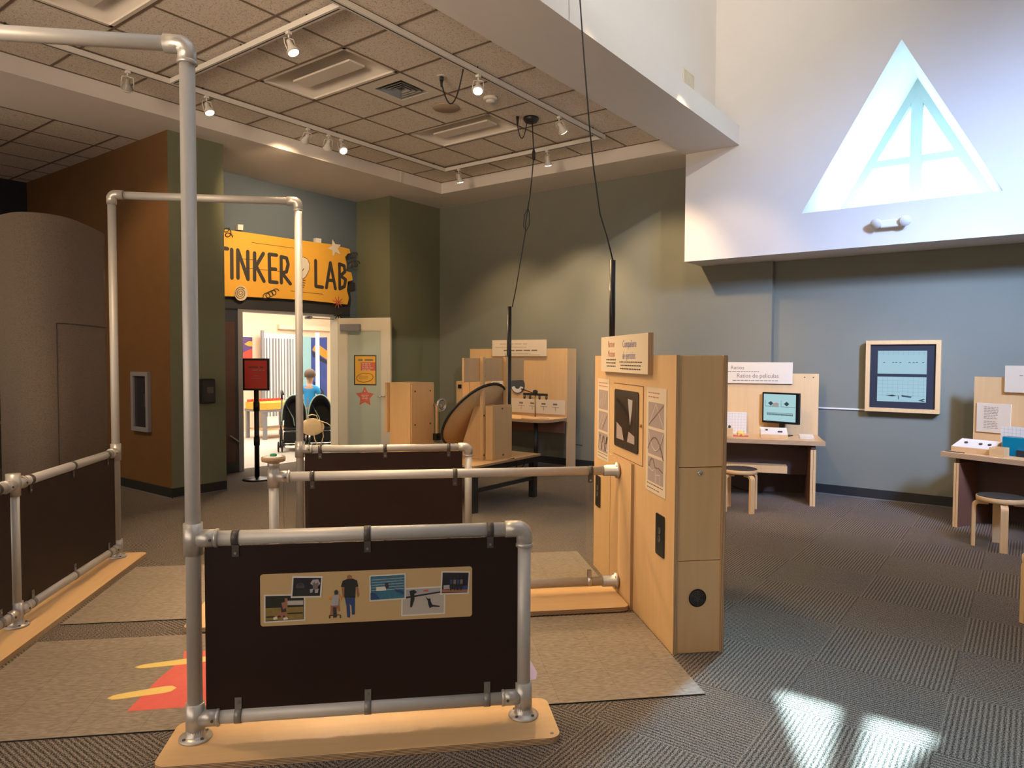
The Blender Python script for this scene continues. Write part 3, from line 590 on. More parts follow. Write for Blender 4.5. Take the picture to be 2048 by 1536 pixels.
# cords on the ceiling
def catenary(p0, p1, sag, n=16):
    p0, p1 = Vector(p0), Vector(p1)
    return [p0.lerp(p1, i / n) - Vector((0, 0, sag * (1 - (2 * i / n - 1) ** 2))) for i in range(n + 1)]
t = thing('looped_cable', 'black cord looping from a ceiling outlet to the right track', 'cord', (-4.60, 5.02, ZT))
m = MB(); m.tube([Vector(p) - Vector((-4.60, 5.02, ZT)) for p in catenary((-4.60, 5.02, ZT - 0.06), (-4.19, 4.86, TZ0 - 0.008), 0.25)], 0.0065, 8); m.build('cable', M['rubber'], t)
m = MB(); m.cyl((0, 0, -0.002), (0, 0, -0.04), 0.02, 12); m.cyl((0, 0, -0.04), (0, 0, -0.10), 0.016, 12, 0.008); m.build('plug', M['rubber'], t)
MB().cyl((0, 0, -0.0), (0, 0, -0.006), 0.045, 16).build('outlet_plate', M['offwhite'], t)

# ------------------------------------------------------------------ tall wall grille, emergency lamp, wall plate
t = thing('wall_grille', 'small slatted air grille on the high white wall', 'vent', (-3.15, 7.45, 4.64))
m = MB(); 
for a in ((-.15, .15, .11, .13), (-.15, .15, -.13, -.11), (-.15, -.13, -.11, .11), (.13, .15, -.11, .11)): m.box(0, 0.012, a[0], a[1], a[2], a[3])
m.build('frame', M['cream_paint'], t)
MB().box(0, 0.002, -.13, .13, -.11, .11).build('backing', M['vent_dark'], t)
for k in range(9): MB().box(0.002, 0.010, -.13 + .029 * k, -.13 + .029 * k + 0.016, -.11, .11).build('slat', M['cream_paint'], t)
t = thing('emergency_light', 'white twin-head emergency light under the triangular window', 'emergency light', (-1.235, 8.262, 3.02))
MB().box(-0.10, 0.10, -0.075, 0, -0.05, 0.035).build('housing', M['white'], t, bevel=0.015)
for s_ in (-1, 1):
    m = MB(); m.lathe([(0.025, 0.0), (0.048, 0.02), (0.055, 0.055), (0.05, 0.062), (0, 0.062)], (0.125 * s_, -0.045, 0.02), 20, (0.15 * s_, -0.8, -0.35)); m.build('lamp_head', M['white'], t)
tag(MB().box(-5.436, -5.27, 8.788, 8.80, 0.335, 0.555).build('wall_plate', M['sage'], bevel=0.003), 'low blank access plate on the wall right of the round table exhibit', 'wall plate')
# ------------------------------------------------------------------ pipe railings
PR = 0.0295
def rrect(x0, x1, y0, y1, r, n=5):
    out = []
    for cx, cy, a0 in ((x1 - r, y1 - r, 0), (x0 + r, y1 - r, 90), (x0 + r, y0 + r, 180), (x1 - r, y0 + r, 270)):
        for i in range(n + 1): out.append((cx + r * math.cos(R(a0 + 90 * i / n)), cy + r * math.sin(R(a0 + 90 * i / n))))
    return out
def base_plate(t, x0, x1, y0, y1, z0, z1, holes=()):
    m = MB(); m.prism(rrect(x0, x1, y0, y1, 0.05), z0, z1, 1)
    o = m.build('base_plate', [M['plyflat'], M['edgeZ']], t)
    for hx, hy in holes: MB().cyl((hx, hy, z1 - 0.001), (hx, hy, z1 + 0.0012), 0.008, 12).build('screw', M['steel'], t)
    return o
def flange(t, x, z0, y=0.0):
    f = MB().lathe([(0.062, z0), (0.066, z0 + 0.003), (0.064, z0 + 0.010), (0.045, z0 + 0.013), (0.038, z0 + 0.02), (0.0365, z0 + 0.065), (0.034, z0 + 0.068)], (x, y, 0), 28).build('floor_flange', M['fitting'], t)
    for k in range(4):
        a = R(45 + 90 * k); MB().cyl((x + 0.05 * math.cos(a), y + 0.05 * math.sin(a), z0 + 0.01), (x + 0.05 * math.cos(a), y + 0.05 * math.sin(a), z0 + 0.016), 0.007, 6).build('bolt', M['clip'], f)
def tee(t, x, z, sides, y=0.0, hz=0.065):
    """sleeve on a post at height z with stub sockets towards the given directions"""
    m = MB(); m.lathe([(0.0335, -hz), (0.0375, -hz), (0.0375, hz), (0.0335, hz)], (x, y, z), 24)
    for d in sides:
        d = Vector(d); c = Vector((x, y, z)); m.cyl(c + d * 0.02, c + d * 0.095, 0.0365, 24); m.lathe([(0.0365, 0.085), (0.0385, 0.088), (0.0385, 0.097), (0.031, 0.099)], c, 24, d)
    o = m.build('tee_fitting', M['fitting'], t)
    for d in sides:
        c = Vector((x, y, z)) + Vector(d) * 0.075
        MB().cyl(c + Vector((0, -0.034, 0)), c + Vector((0, -0.041, 0)), 0.006, 8).build('grub_screw', M['clip'], o)
    return o
def elbow(t, x, z, dx, y=0.0, r=0.036):
    """bend from a vertical post (below) to a rail running towards dx"""
    pts = [(x, y, z - 0.075), (x, y, z - 0.03)]
    for i in range(1, 6):
        a = R(90 * i / 6); pts.append((x + dx * 0.03 * (1 - math.cos(a)), y, z - 0.03 + 0.03 * math.sin(a)))
    pts += [(x + dx * 0.035, y, z), (x + dx * 0.085, y, z)]
    m = MB(); m.tube(pts, r, 20)
    m.lathe([(r, -0.078), (r + 0.003, -0.076), (r + 0.003, -0.064), (r, -0.062)], (x, y, z), 20)
    return m.build('elbow_fitting', M['fitting'], t)
def rail(t, x0, x1, z, y=0.0): return MB().cyl((x0, y, z), (x1, y, z), PR, 24).build('rail', M['pipe'], t)
def post(t, x, z0, z1, y=0.0): return MB().cyl((x, y, z0), (x, y, z1), PR, 24).build('post', M['pipe'], t)
def clip(t, x, z, up, y=0.0, mat='clip'):
    m = MB(); n = 18; r = PR + 0.003
    m.cyl((x - 0.014, y, z), (x + 0.014, y, z), r, n)
    s_ = -1 if not up else 1
    z0, z1 = sorted((z + s_ * 0.02, z + s_ * 0.078)); m.box(x - 0.0135, x + 0.0135, y - 0.0105, y - 0.0065, z0, z1)
    m.box(x - 0.0135, x + 0.0135, y + 0.0065, y + 0.0105, z0, z1)
    o = m.build('clip', M[mat], t)
    zz = z + s_ * 0.062
    MB().cyl((x, y - 0.0105, zz), (x, y - 0.0145, zz), 0.006, 8).build('rivet', M['steel'], o)
def panel(t, x0, x1, z0, z1, y=0.0):
    return MB().box(x0, x1, y - 0.006, y + 0.006, z0, z1).build('infill_panel', M['brown_panel'], t)
ZR, ZB, ZH = 0.856, 0.107, 2.842

# front railing: tall post with a header pipe running left over the entrance
t = front = thing('pipe_railing', 'nearest pipe railing with dark brown panel and a strip of sports photos', 'railing', EW(-0.88, 2.997) , R(45), 'pipe railings of the walkway')
L = 1.372
base_plate(t, -0.105, L + 0.13, -0.20, 0.148, 0.0, 0.025, ((L + 0.095, -0.165),))
flange(t, 0, 0.025); flange(t, L, 0.025)
post(t, 0, 0.035, ZH - 0.06); post(t, L, 0.035, ZR - 0.05)
tee(t, 0, ZR, [(1, 0, 0)]); tee(t, 0, ZB + 0.002, [(1, 0, 0)]); tee(t, L, ZB + 0.006, [(-1, 0, 0)]); elbow(t, L, ZR, -1)
rail(t, 0.03, L - 0.03, ZR); rail(t, 0.03, L - 0.03, ZB + 0.003)
elbow(t, 0, ZH, -1); MB().cyl((-0.03, 0, ZH), (-1.36, 0, ZH), PR, 24).build('header_pipe', M['pipe'], t)
panel(t, 0.045, L - 0.03, 0.138, 0.822)
for x in (0.167, 0.70, 1.222): clip(t, x, ZR, False)
for x in (0.172, 0.70, 1.21): clip(t, x, ZB + 0.003, True, mat='clip_grey')
# printed strip of photographs on the panel
PH = D['photo']
def PT(y): return plane_T((0, y, 0), (1, 0, 0), (0, 0, 1))
def pp(k): return [(a + 0.88, b) for a, b in PH[k]]
pts = pp('strip'); cx = sum(p[0] for p in pts) / 4
m = MB(PT(-0.0062)); x0, x1 = (pts[0][0] + pts[3][0]) / 2, (pts[1][0] + pts[2][0]) / 2; z0, z1 = 0.481, 0.700
m.prism(rrect(x0, x1, z0, z1, 0.012), 0, 0.0015)
strip = m.build('photo_strip', M['strip'], t); strip['label'] = 'tan printed strip with a father and child and five framed sports photos'
def fix(q):   # remove the small skew left over from reading the strip off the photograph
    return q
def print_piece(name, keys, z=0.0):
    """keys: list of (polygon key, material); stacked as thin printed layers"""
    mats = []; m = MB(PT(-0.0078 - z))
    for i, (k, mt) in enumerate(keys):
        if M[mt] not in mats: mats.append(M[mt])
        m.mi = mats.index(M[mt]); m.prism(pp(k), 0, 0.0003 + 0.00025 * i)
    return m.build(name, mats, strip)
def inset(k, d=0.006):
    q = pp(k); c = (sum(p[0] for p in q) / 4, sum(p[1] for p in q) / 4); out = []
    for p in q: out.append((p[0] - math.copysign(d, p[0] - c[0]) - 0.88, p[1] - math.copysign(d, p[1] - c[1])))
    return out
for k in ('p1', 'p3', 'p4', 'p5'): PH[k + 'in'] = inset(k)
cv_ = PH['run_grass']
def quad_in(k, u0, u1, v0, v1):
    a, b, c, d = PH[k]          # top-left, top-right, bottom-right, bottom-left
    f = lambda u, v: tuple((a[i] * (1 - u) + b[i] * u) * (1 - v) + (d[i] * (1 - u) + c[i] * u) * v for i in (0, 1))
    return [f(u0, v0), f(u1, v0), f(u1, v1), f(u0, v1)]
def poly_in(k, pts): return [quad_in(k, u, u, v, v)[0] for u, v in pts]
PH['tree1'] = quad_in('p1in', 0.04, 0.16, 0.02, 0.45); PH['tree2'] = quad_in('p1in', 0.62, 0.70, 0.0, 0.25); PH['shade1'] = quad_in('p1in', 0.02, 0.5, 0.80, 0.86); PH['shade2'] = quad_in('p1in', 0.55, 0.97, 0.70, 0.75)
PH['run_vest'] = poly_in('p1in', [(0.42, 0.28), (0.56, 0.22), (0.58, 0.45), (0.46, 0.55)]); PH['shoe1'] = poly_in('p1in', [(0.20, 0.86), (0.30, 0.82), (0.32, 0.92), (0.22, 0.95)]); PH['shoe2'] = poly_in('p1in', [(0.46, 0.90), (0.56, 0.86), (0.60, 0.95), (0.48, 0.97)])
print_piece('runner_photo', [('p1', 'paper'), ('p1in', 'forest'), ('tree1', 'asphalt'), ('tree2', 'asphalt'), ('run_grass', 'grass'), ('shade1', 'forest'), ('shade2', 'forest'), ('run_white', 'ice'), ('run_legs', 'print_skin'), ('run_body', 'ink'), ('run_vest', 'print_skin'), ('shoe1', 'paper'), ('shoe2', 'paper'), ('run_head', 'print_skin')])
PH['arm_a'] = poly_in('p2in', [(0.62, 0.30), (0.70, 0.10), (0.90, 0.08), (0.98, 0.30), (0.93, 0.45), (0.90, 0.25), (0.76, 0.22), (0.70, 0.40)]); PH['chest'] = poly_in('p2in', [(0.70, 0.30), (0.92, 0.28), (0.90, 0.62), (0.74, 0.64)]); PH['thigh_a'] = poly_in('p2in', [(0.62, 0.62), (0.74, 0.60), (0.72, 0.80), (0.64, 0.82)]); PH['thigh_b'] = poly_in('p2in', [(0.80, 0.62), (0.94, 0.60), (0.92, 0.82), (0.82, 0.84)])
PH['helm'] = poly_in('p2in', [(0.77, 0.16), (0.88, 0.14), (0.89, 0.28), (0.78, 0.30)]); PH['field'] = quad_in('p2in', 0, 1, 0.62, 1.0); PH['car_a'] = poly_in('p2in', [(0.10, 0.45), (0.16, 0.28), (0.34, 0.28), (0.42, 0.45), (0.40, 0.56), (0.12, 0.56)]); PH['car_b'] = quad_in('p2in', 0.17, 0.33, 0.32, 0.42)
for q in range(5): PH['lane%d' % q] = quad_in('p3in', 0.02, 0.98, 0.12 + q * 0.115, 0.145 + q * 0.115)
PH['foam'] = quad_in('p3in', 0.16, 0.45, 0.45, 0.62)
PH['band'] = poly_in('p4in', [(0.0, 0.30), (0.98, 0.13), (0.98, 0.19), (0.0, 0.37)]); PH['rink'] = poly_in('p4in', [(0, 0), (1, 0), (1, 0.13), (0, 0.30)]); PH['plate'] = quad_in('p4in', 0.5, 0.62, 0.05, 0.12)
for q in range(4): PH['pl%d' % q] = poly_in('p5in', [(0.28 + q * .13, 0.30), (0.34 + q * .13, 0.12 + .05 * (q % 2)), (0.40 + q * .13, 0.30), (0.41 + q * .13, 0.72), (0.35 + q * .13, 0.9), (0.29 + q * .13, 0.72)]); PH['pj%d' % q] = quad_in('p5in', 0.30 + q * .13, 0.40 + q * .13, 0.34, 0.55)
print_piece('night_game_photo', [('p2', 'paper'), ('p2in', 'print_night'), ('field', 'asphalt'), ('car_a', 'clip'), ('car_b', 'ink'), ('arm_a', 'print_shirt'), ('thigh_a', 'print_shirt'), ('thigh_b', 'print_shirt'), ('chest', 'ink_soft'), ('helm', 'print_shirt')], 0.001)
print_piece('walking_figures', [('man_legs', 'print_blue'), ('man_armL', 'print_skin'), ('man_armR', 'print_skin'), ('man_head', 'print_skin'), ('man_shirt', 'asphalt'), ('bar', 'ink'), ('wheelL', 'ink'), ('wheelR', 'ink'), ('kid_legs', 'print_skin'), ('bike', 'ink'), ('kid_armL', 'mural_orange'), ('kid_armR', 'mural_orange'), ('kid_shirt', 'print_shirt'), ('kid_head', 'ink')])
print_piece('skater_photo', [('p4', 'paper'), ('p4in', 'ice'), ('rink', 'print_shirt'), ('band', 'asphalt'), ('plate', 'star_red'), ('sk_man', 'asphalt'), ('sk_girl', 'print_night')])
print_piece('swimmer_photo', [('p3', 'paper'), ('p3in', 'pool'), ('sw_top', 'pool'), ('lane0', 'print_shirt'), ('lane1', 'print_shirt'), ('lane2', 'print_shirt'), ('lane3', 'print_shirt'), ('lane4', 'print_shirt'), ('foam', 'paper'), ('sw_dark', 'print_blue'), ('sw_head', 'ink'), ('sw_arm', 'print_blue')], 0.001)
print_piece('team_photo', [('p5', 'paper'), ('p5in', 'print_night'), ('bb_f', 'print_skin'), ('bb_w', 'print_shirt'), ('bb_c', 'print_blue')] + [('pl%d' % q, 'asphalt') for q in range(4)] + [('pj%d' % q, ('print_blue', 'ink_soft')[q % 2]) for q in range(4)], 0.001)

# left railing
t = thing('pipe_railing', 'long two-bay pipe railing on the left with dark brown panels', 'railing', EW(-2.27, 2.997), R(135), 'pipe railings of the walkway')
LX = (0.0, 1.395, 2.82)
base_plate(t, -0.12, 2.945, -0.182, 0.15, 0.0, 0.03)
for x in LX: flange(t, x, 0.03)
for x in (LX[0], LX[2]): post(t, x, 0.035, ZH - 0.06)
post(t, LX[1], 0.035, ZR)
for i, x in enumerate(LX):
    sd = [(1, 0, 0)] if i == 0 else ([(-1, 0, 0)] if i == 2 else [(1, 0, 0), (-1, 0, 0)])
    tee(t, x, ZB, sd); tee(t, x, ZR, sd)
for a, b in ((LX[0], LX[1]), (LX[1], LX[2])):
    rail(t, a + 0.03, b - 0.03, ZR); rail(t, a + 0.03, b - 0.03, ZB); panel(t, a + 0.045, b - 0.045, 0.138, 0.822)
    for f in (0.12, 0.5, 0.88):
        clip(t, a + (b - a) * f, ZR, False); clip(t, a + (b - a) * f, ZB, True, mat='clip_grey')
# the header elbows of this railing turn towards the other two railings (local -y)
for x in (LX[0], LX[2]):
    m = MB(); pts = [(x, 0, ZH - 0.075), (x, 0, ZH - 0.03)]
    for i in range(1, 6):
        a = R(15 * i); pts.append((x, -0.03 * (1 - math.cos(a)), ZH - 0.03 + 0.03 * math.sin(a)))
    pts += [(x, -0.035, ZH), (x, -0.085, ZH)]
    m.tube(pts, 0.036, 20); m.build('elbow_fitting', M['fitting'], t)

# back railing
t = thing('pipe_railing', 'farthest pipe railing with dark brown panel and tall left post', 'railing', EW(-0.885, 5.83), R(45), 'pipe railings of the walkway')
L2 = 1.365
base_plate(t, -0.11, L2 + 0.13, -0.145, 0.15, 0.0, 0.03)
flange(t, 0, 0.03); flange(t, L2, 0.03)
post(t, 0, 0.035, ZH - 0.06); post(t, L2, 0.035, ZR - 0.05)
tee(t, 0, ZR, [(1, 0, 0)]); tee(t, 0, ZB, [(1, 0, 0)]); tee(t, L2, ZB, [(-1, 0, 0)]); elbow(t, L2, ZR, -1)
rail(t, 0.03, L2 - 0.03, ZR); rail(t, 0.03, L2 - 0.03, ZB)
elbow(t, 0, ZH, -1); MB().cyl((-0.03, 0, ZH), (-1.30, 0, ZH), PR, 24).build('header_pipe', M['pipe'], t)
panel(t, 0.04, L2 - 0.05, 0.138, 0.822)
for x in (0.16, 0.68, 1.20):
    clip(t, x, ZR, False); clip(t, x, ZB, True)

# middle rail with clear acrylic panel, fixed to the kiosk
t = thing('acrylic_railing', 'middle pipe railing with clear acrylic panel and green button post', 'railing', EW(-0.845, 4.515), R(45))
LM = 2.218
base_plate(t, -0.46, LM - 0.002, -0.30, 0.26, 0.006, 0.034)
flange(t, 0, 0.034); post(t, 0, 0.04, ZR + 0.03)
tee(t, 0, ZR - 0.003, [(1, 0, 0)]); tee(t, 0, ZB, [(1, 0, 0)])
rail(t, 0.03, LM - 0.03, ZR - 0.003); rail(t, 0.03, LM - 0.03, ZB)
for z in (ZR - 0.003, ZB):
    m = MB(); m.lathe([(0.037, -0.10), (0.038, -0.02), (0.052, -0.014), (0.055, -0.003), (0.053, 0.0)], (LM, 0, z), 24, (1, 0, 0)); o = m.build('wall_flange', M['fitting'], t)
    for k in range(4): 
        a = R(45 + 90 * k); MB().cyl((LM - 0.018, 0.046 * math.cos(a), z + 0.046 * math.sin(a)), (LM - 0.008, 0.046 * math.cos(a), z + 0.046 * math.sin(a)), 0.006, 6).build('bolt', M['clip'], o)
MB().box(0.06, LM - 0.05, -0.004, 0.004, 0.135, 0.828).build('acrylic_panel', M['acrylic'], t)
for x in (0.235, 1.13, 2.03): clip(t, x, ZR - 0.003, False)
for x in (0.235, 1.13, 2.03): clip(t, x, ZB, True, mat='steel')
MB().lathe([(0.034, 0.918), (0.036, 0.925), (0.036, 0.943), (0.03, 0.946)], (0, 0, 0), 24).build('collar', M['fitting'], t)
MB().lathe([(0.05, 0.946), (0.07, 0.952), (0.073, 0.965), (0.073, 0.976), (0.066, 0.981)], (0, 0, 0), 32).build('wooden_cap', M['edgeZ'], t)
MB().lathe([(0.067, 0.9805), (0.067, 0.983), (0, 0.983)], (0, 0, 0), 32).build('cap_disc', M['white'], t)
MB().lathe([(0.021, 0.983), (0.021, 0.994), (0.016, 0.999), (0, 1.0)], (0, 0, 0), 24).build('push_button', M['green_btn'], t)['label'] = 'green push button'

# ------------------------------------------------------------------ vinyl walkways with floor graphics
t = thing('vinyl_walkway', 'near strip of grey-beige vinyl floor with red and yellow graphics', 'floor mat', EW(-2.06, 3.115), R(45))
MB().box(0, 3.45, 0, 1.075, 0.0008, 0.0065, edge='z').build('vinyl_sheet', [M['vinyl'], M['rubber']], t)
def ep(*q): return [(a + 2.06, b - 3.115) for a, b in q]
z = 0.0068
MB().prism(ep((-1.262, 3.305), (-0.55, 3.32), (-0.55, 3.90), (-0.98, 3.93), (-1.215, 3.955), (-1.19, 3.86), (-1.235, 3.62)), z - 0.0003, z + 0.0006).build('floor_graphic', M['red_paint'], t)['label'] = 'red floor graphic'
MB().prism(ep((0.10, 3.36), (0.615, 3.365), (0.635, 3.44), (0.60, 3.99), (0.15, 3.98)), z - 0.0003, z + 0.0006).build('floor_graphic', M['purple_paint'], t)['label'] = 'purple floor graphic'
def blob(c0, c1, w0, w1, n=14):
    c0, c1 = Vector(c0), Vector(c1); d = (c1 - c0).normalized(); p = Vector((-d.y, d.x)); out = []
    for i in range(n + 1):
        s_ = i / n; w = (w0 + (w1 - w0) * s_) * math.sqrt(max(0, 1 - (2 * s_ - 1) ** 6)); out.append(c0.lerp(c1, s_) + p * w)
    for i in range(n, -1, -1):
        s_ = i / n; w = (w0 + (w1 - w0) * s_) * math.sqrt(max(0, 1 - (2 * s_ - 1) ** 6)) ; out.append(c0.lerp(c1, s_) - p * w)
    return [(q.x, q.y) for q in out[:n + 1] + out[n + 2:-1]]
e = ep((-1.40, 3.775), (-1.04, 3.835), (-1.40, 3.445), (-1.115, 3.512))
MB().prism(blob(e[0], e[1], 0.024, 0.042), z - 0.0003, z + 0.0012).build('floor_graphic', M['yellow_paint'], t)['label'] = 'upper yellow finger-shaped floor graphic'
MB().prism(blob(e[2], e[3], 0.026, 0.04), z - 0.0003, z + 0.0012).build('floor_graphic', M['yellow_paint'], t)['label'] = 'lower yellow finger-shaped floor graphic'
tag(MB().box(0, 3.425, 0, 1.16, 0.0008, 0.0055, edge='z').build('vinyl_walkway', [M['vinyl'], M['rubber']], None, EW(-2.06, 4.45)), 'plain far strip of grey-beige vinyl floor behind the middle railing', 'floor mat').rotation_euler = (0, 0, R(45))

# ------------------------------------------------------------------ kiosk
def wordline(m, x0, x1, y, h, z0=0.0, z1=0.0006):
    """illegible small print: a row of word-length dashes"""
    x = x0
    while x < x1 - h:
        w = random.uniform(1.6, 4.2) * h; e = min(x + w, x1); m.box(x, e, y - h * 0.28, y + h * 0.28, z0, z1); x = e + h * 0.75
def paragraph(m, x0, x1, y, h, rows, gap=1.9, center=False):
    for r_ in range(rows):
        f = random.uniform(0.72, 1.0); w = (x1 - x0) * f
        a = x0 + ((x1 - x0) - w) / 2 if center else x0
        wordline(m, a, a + w, y - r_ * h * gap, h)
KX, KY, KZ = 0.29, 1.66, 1.62
t = kiosk = thing('plywood_kiosk', 'tall birch plywood kiosk with inset screen and graph posters', 'kiosk', EW(1.402, 3.565), R(45))
MB().box(0, 0.022, 0, KY, 0, KZ, edge='x').build('front_panel', [M['ply'], M['edgeX']], t)
MB().box(KX - 0.022, KX, 0, KY, 0, KZ, edge='x').build('rear_panel', [M['ply'], M['edgeX']], t)
MB().box(0.0225, KX - 0.0225, 0.008, 0.028, 1.018, KZ - 0.003).build('upper_side_panel', M['ply'], t, bevel=0.002)
acc = MB().box(0.0235, KX - 0.0235, 0.008, 0.028, 0.509, 1.014).build('access_panel', M['ply'], t, bevel=0.002)
MB().box(0.0225, KX - 0.0225, 0.008, 0.028, 0.001, 0.506).build('lower_side_panel', M['ply'], t, bevel=0.002)
MB().box(0.0225, KX - 0.0225, 0.03, KY - 0.03, KZ - 0.022, KZ).build('top_panel', M['plyflat'], t)
MB().box(0.0225, KX - 0.0225, KY - 0.028, KY - 0.008, 0, KZ - 0.003).build('far_side_panel', M['ply'], t)
m = MB(); m.lathe([(0.014, 0), (0.014, 0.004), (0.011, 0.008), (0, 0.008)], (0.142, 0.008, 0.985), 16, (0, -1, 0)); m.box(0.1405, 0.1435, -0.0012, 0.0, 0.978, 0.992); m.build('cam_lock', M['steel'], acc)
v = MB().lathe([(0.048, 0.0), (0.05, 0.003), (0.046, 0.006), (0, 0.006)], (0.138, 0.008, 0.304), 32, (0, -1, 0)).build('vent_cap', M['black'], t)
m = MB()
for r_ in (0.012, 0.021, 0.030, 0.039): m.tube([(0.138 + r_ * math.cos(2 * math.pi * i / 24), 0.0018, 0.304 + r_ * math.sin(2 * math.pi * i / 24)) for i in range(24)], 0.0016, 5, True)
for k in range(6):
    a = R(30 + 60 * k); m.tube([(0.138, 0.0018, 0.304), (0.138 + 0.042 * math.cos(a), 0.0018, 0.304 + 0.042 * math.sin(a))], 0.0013, 5)
m.build('grille_rings', M['clip'], v)
KF = lambda d: plane_T((-d, KY, 0), (0, -1, 0), (0, 0, 1))      # a = distance from the far end, b = height, out of the front face
MB(KF(0)).box(0.455, 0.972, 0, 0.93, 0.0, 0.02, edge='z').build('end_board', [M['ply'], M['edgeX']], t)
# sign board
sg_ = MB(KF(0)).box(0.285, 1.297, 1.508, 1.752, 0.0, 0.032, edge='z').build('sign_panel', [M['cream'], M['edgeX']], t)
for wd, y, sq in (('Partner', 1.678, 0.85), ('Motion', 1.612, 0.9)): MB(KF(0.0325)).text(wd, 0.064, 0.462, y, 0, squeeze=sq).build('title_lettering', M['ink_red'], sg_)['label'] = 'rust-red title word ' + wd
for wd, y, sq in (('Compañero', 1.672, 0.86), ('de ejercicios', 1.598, 0.78)): MB(KF(0.0325)).text(wd, 0.068, 0.80, y, 0, squeeze=sq).build('title_lettering', M['ink_blue'], sg_)['label'] = 'blue title words ' + wd
m = MB(KF(0.0325)); paragraph(m, 0.40, 0.68, 1.592, 0.0125, 3, 1.75, True); paragraph(m, 0.735, 1.20, 1.578, 0.0125, 3, 1.75, True); m.build('small_print', M['ink'], sg_)
# inset monitor
m = MB(KF(0)); m.box(0.513, 1.134, 0.945, 1.428, 0.0, 0.004); sr = m.build('screen_surround', M['ply'], t)
m = MB(KF(0))
for a in ((0.508, 0.513, 0.94, 1.433), (1.134, 1.139, 0.94, 1.433), (0.508, 1.139, 1.428, 1.433), (0.508, 1.139, 0.94, 0.945)): m.box(*a, 0.0, 0.0009)
m.build('joint_line', M['redbrown'], sr)
m = MB(KF(0.004)); m.prism(rrect(0.555, 1.062, 1.005, 1.392, 0.02), 0, 0.006); bz = m.build('screen_bezel', M['bezel'], t)
MB(KF(0.0101)).box(0.61, 1.007, 1.055, 1.345, 0, 0.0008).build('screen_glass', M['tablet_glass'], bz)
m = MB(KF(0.0101)); m.cyl((0.81, 1.03, 0), (0.81, 1.03, 0.001), 0.007, 12); m.build('home_button', M['clip'], bz)
m = MB(KF(0.0112)); m.prism([(0.86, 1.34), (0.955, 1.335), (0.945, 1.27), (0.91, 1.17), (0.88, 1.27)], 0, 0.0004); m.build('screen_picture', M['print_shirt'], bz)
MB(KF(0.0112)).prism([(0.615, 1.06), (0.78, 1.06), (0.73, 1.14), (0.615, 1.17)], 0, 0.0003).build('screen_picture', M['grey_print'], bz)
m = MB(KF(0.0112)); m.prism([(0.85, 1.06), (1.0, 1.06), (1.0, 1.11), (0.88, 1.13)], 0, 0.0003); m.build('screen_picture', M['grey_print'], bz)
MB(KF(0.004)).cyl((1.112, 1.19, 0), (1.112, 1.19, 0.012), 0.01, 12).build('cam_lock', M['brass'], t)
def graph_poster(a0, a1, b0, b1, curves, label):
    p = MB(KF(0)).box(a0, a1, b0, b1, 0.0, 0.003).build('graph_poster', M['cream'], t); p['label'] = label
    w, h = a1 - a0, b1 - b0; s3 = h * 0.235; x0, x1 = a0 + w * 0.11, a1 - w * 0.11
    m = MB(KF(0.0031)); tops = []
    for k in range(3):
        top = b1 - h * 0.14 - k * (s3 + h * 0.028); tops.append(top); m.box(x0, x1, top - s3, top, 0, 0.0004)
    m.build('graph_square', M['grey_print'], p)
    for kind in (0, 1):
        m = MB(KF(0.0036))
        for k in range(3):
            for dark, cv in curves[k]:
                if dark == kind: m.stroke([(x0 + (x1 - x0) * u, tops[k] - s3 + s3 * q) for u, q in cv], 0.0035 if kind else 0.003, 0, 0.0004 + 0.0003 * kind)
        m.build('graph_curve', M['ink_soft'] if kind else M['line_light'], p)
    m = MB(KF(0.0031)); paragraph(m, a0 + w * .1, a1 - w * .12, b1 - h * .05, 0.011, 2, 2.2); m.build('small_print', M['ink_red'], p)
    m = MB(KF(0.0031)); paragraph(m, a0 + w * .08, a1 - w * .1, b0 + h * .075, 0.011, 2, 2.2); m.build('small_print', M['ink_soft'], p)
def arcpts(f, n=18, a=0, b=1): return [(a + (b - a) * i / n, f(a + (b - a) * i / n)) for i in range(n + 1)]
zig = [(0, [(i / 6, 0.12 if i % 2 else 0.88) for i in range(7)])]
graph_poster(0.095, 0.405, 0.855, 1.452, [
    [(0, [(0.1, 0.15), (0.3, 0.55)]), (0, [(0.4, 0.2), (0.55, 0.85)]), (0, [(0.65, 0.3), (0.8, 0.8)])],
    [(0, [(0.05, 0.2), (0.45, 0.85)]), (0, [(0.3, 0.15), (0.7, 0.85)]), (1, [(0.45, 0.1), (0.95, 0.85)])],
    [(1, arcpts(lambda u: 0.12 + 0.75 * abs(math.sin(u * math.pi * 2.5)), 40))] + [(0, arcpts(lambda u: 0.85 - 0.7 * abs(math.sin(u * math.pi * 2.5)), 40))]], 'far graph poster on the left of the screen')
graph_poster(1.198, 1.528, 0.82, 1.432, [
    [(0, [(0.05, 0.08), (0.5, 0.95), (0.97, 0.05)]), (1, [(0.06, 0.08), (0.98, 0.93)])],
    [(0, arcpts(lambda u: 0.2 + 3.0 * (u - 0.5) ** 2, 18)), (1, arcpts(lambda u: 0.72 - 2.6 * (u - 0.45) ** 2, 18)), (0, [(0.7, 0.5), (0.95, 0.1)])],
    [(1, [(0.03, 0.75), (0.06, 0.62), (0.12, 0.62), (0.16, 0.85), (0.25, 0.95), (0.36, 0.92), (0.44, 0.72), (0.5, 0.62), (0.72, 0.66), (0.95, 0.55)]), (0, [(0.5, 0.5), (0.5, 0.05)]), (0, [(0.55, 0.05), (0.55, 0.35), (0.8, 0.4), (0.8, 0.05)]), (0, [(0.05, 0.55), (0.3, 0.45), (0.45, 0.55)])]], 'near graph poster on the right of the screen')
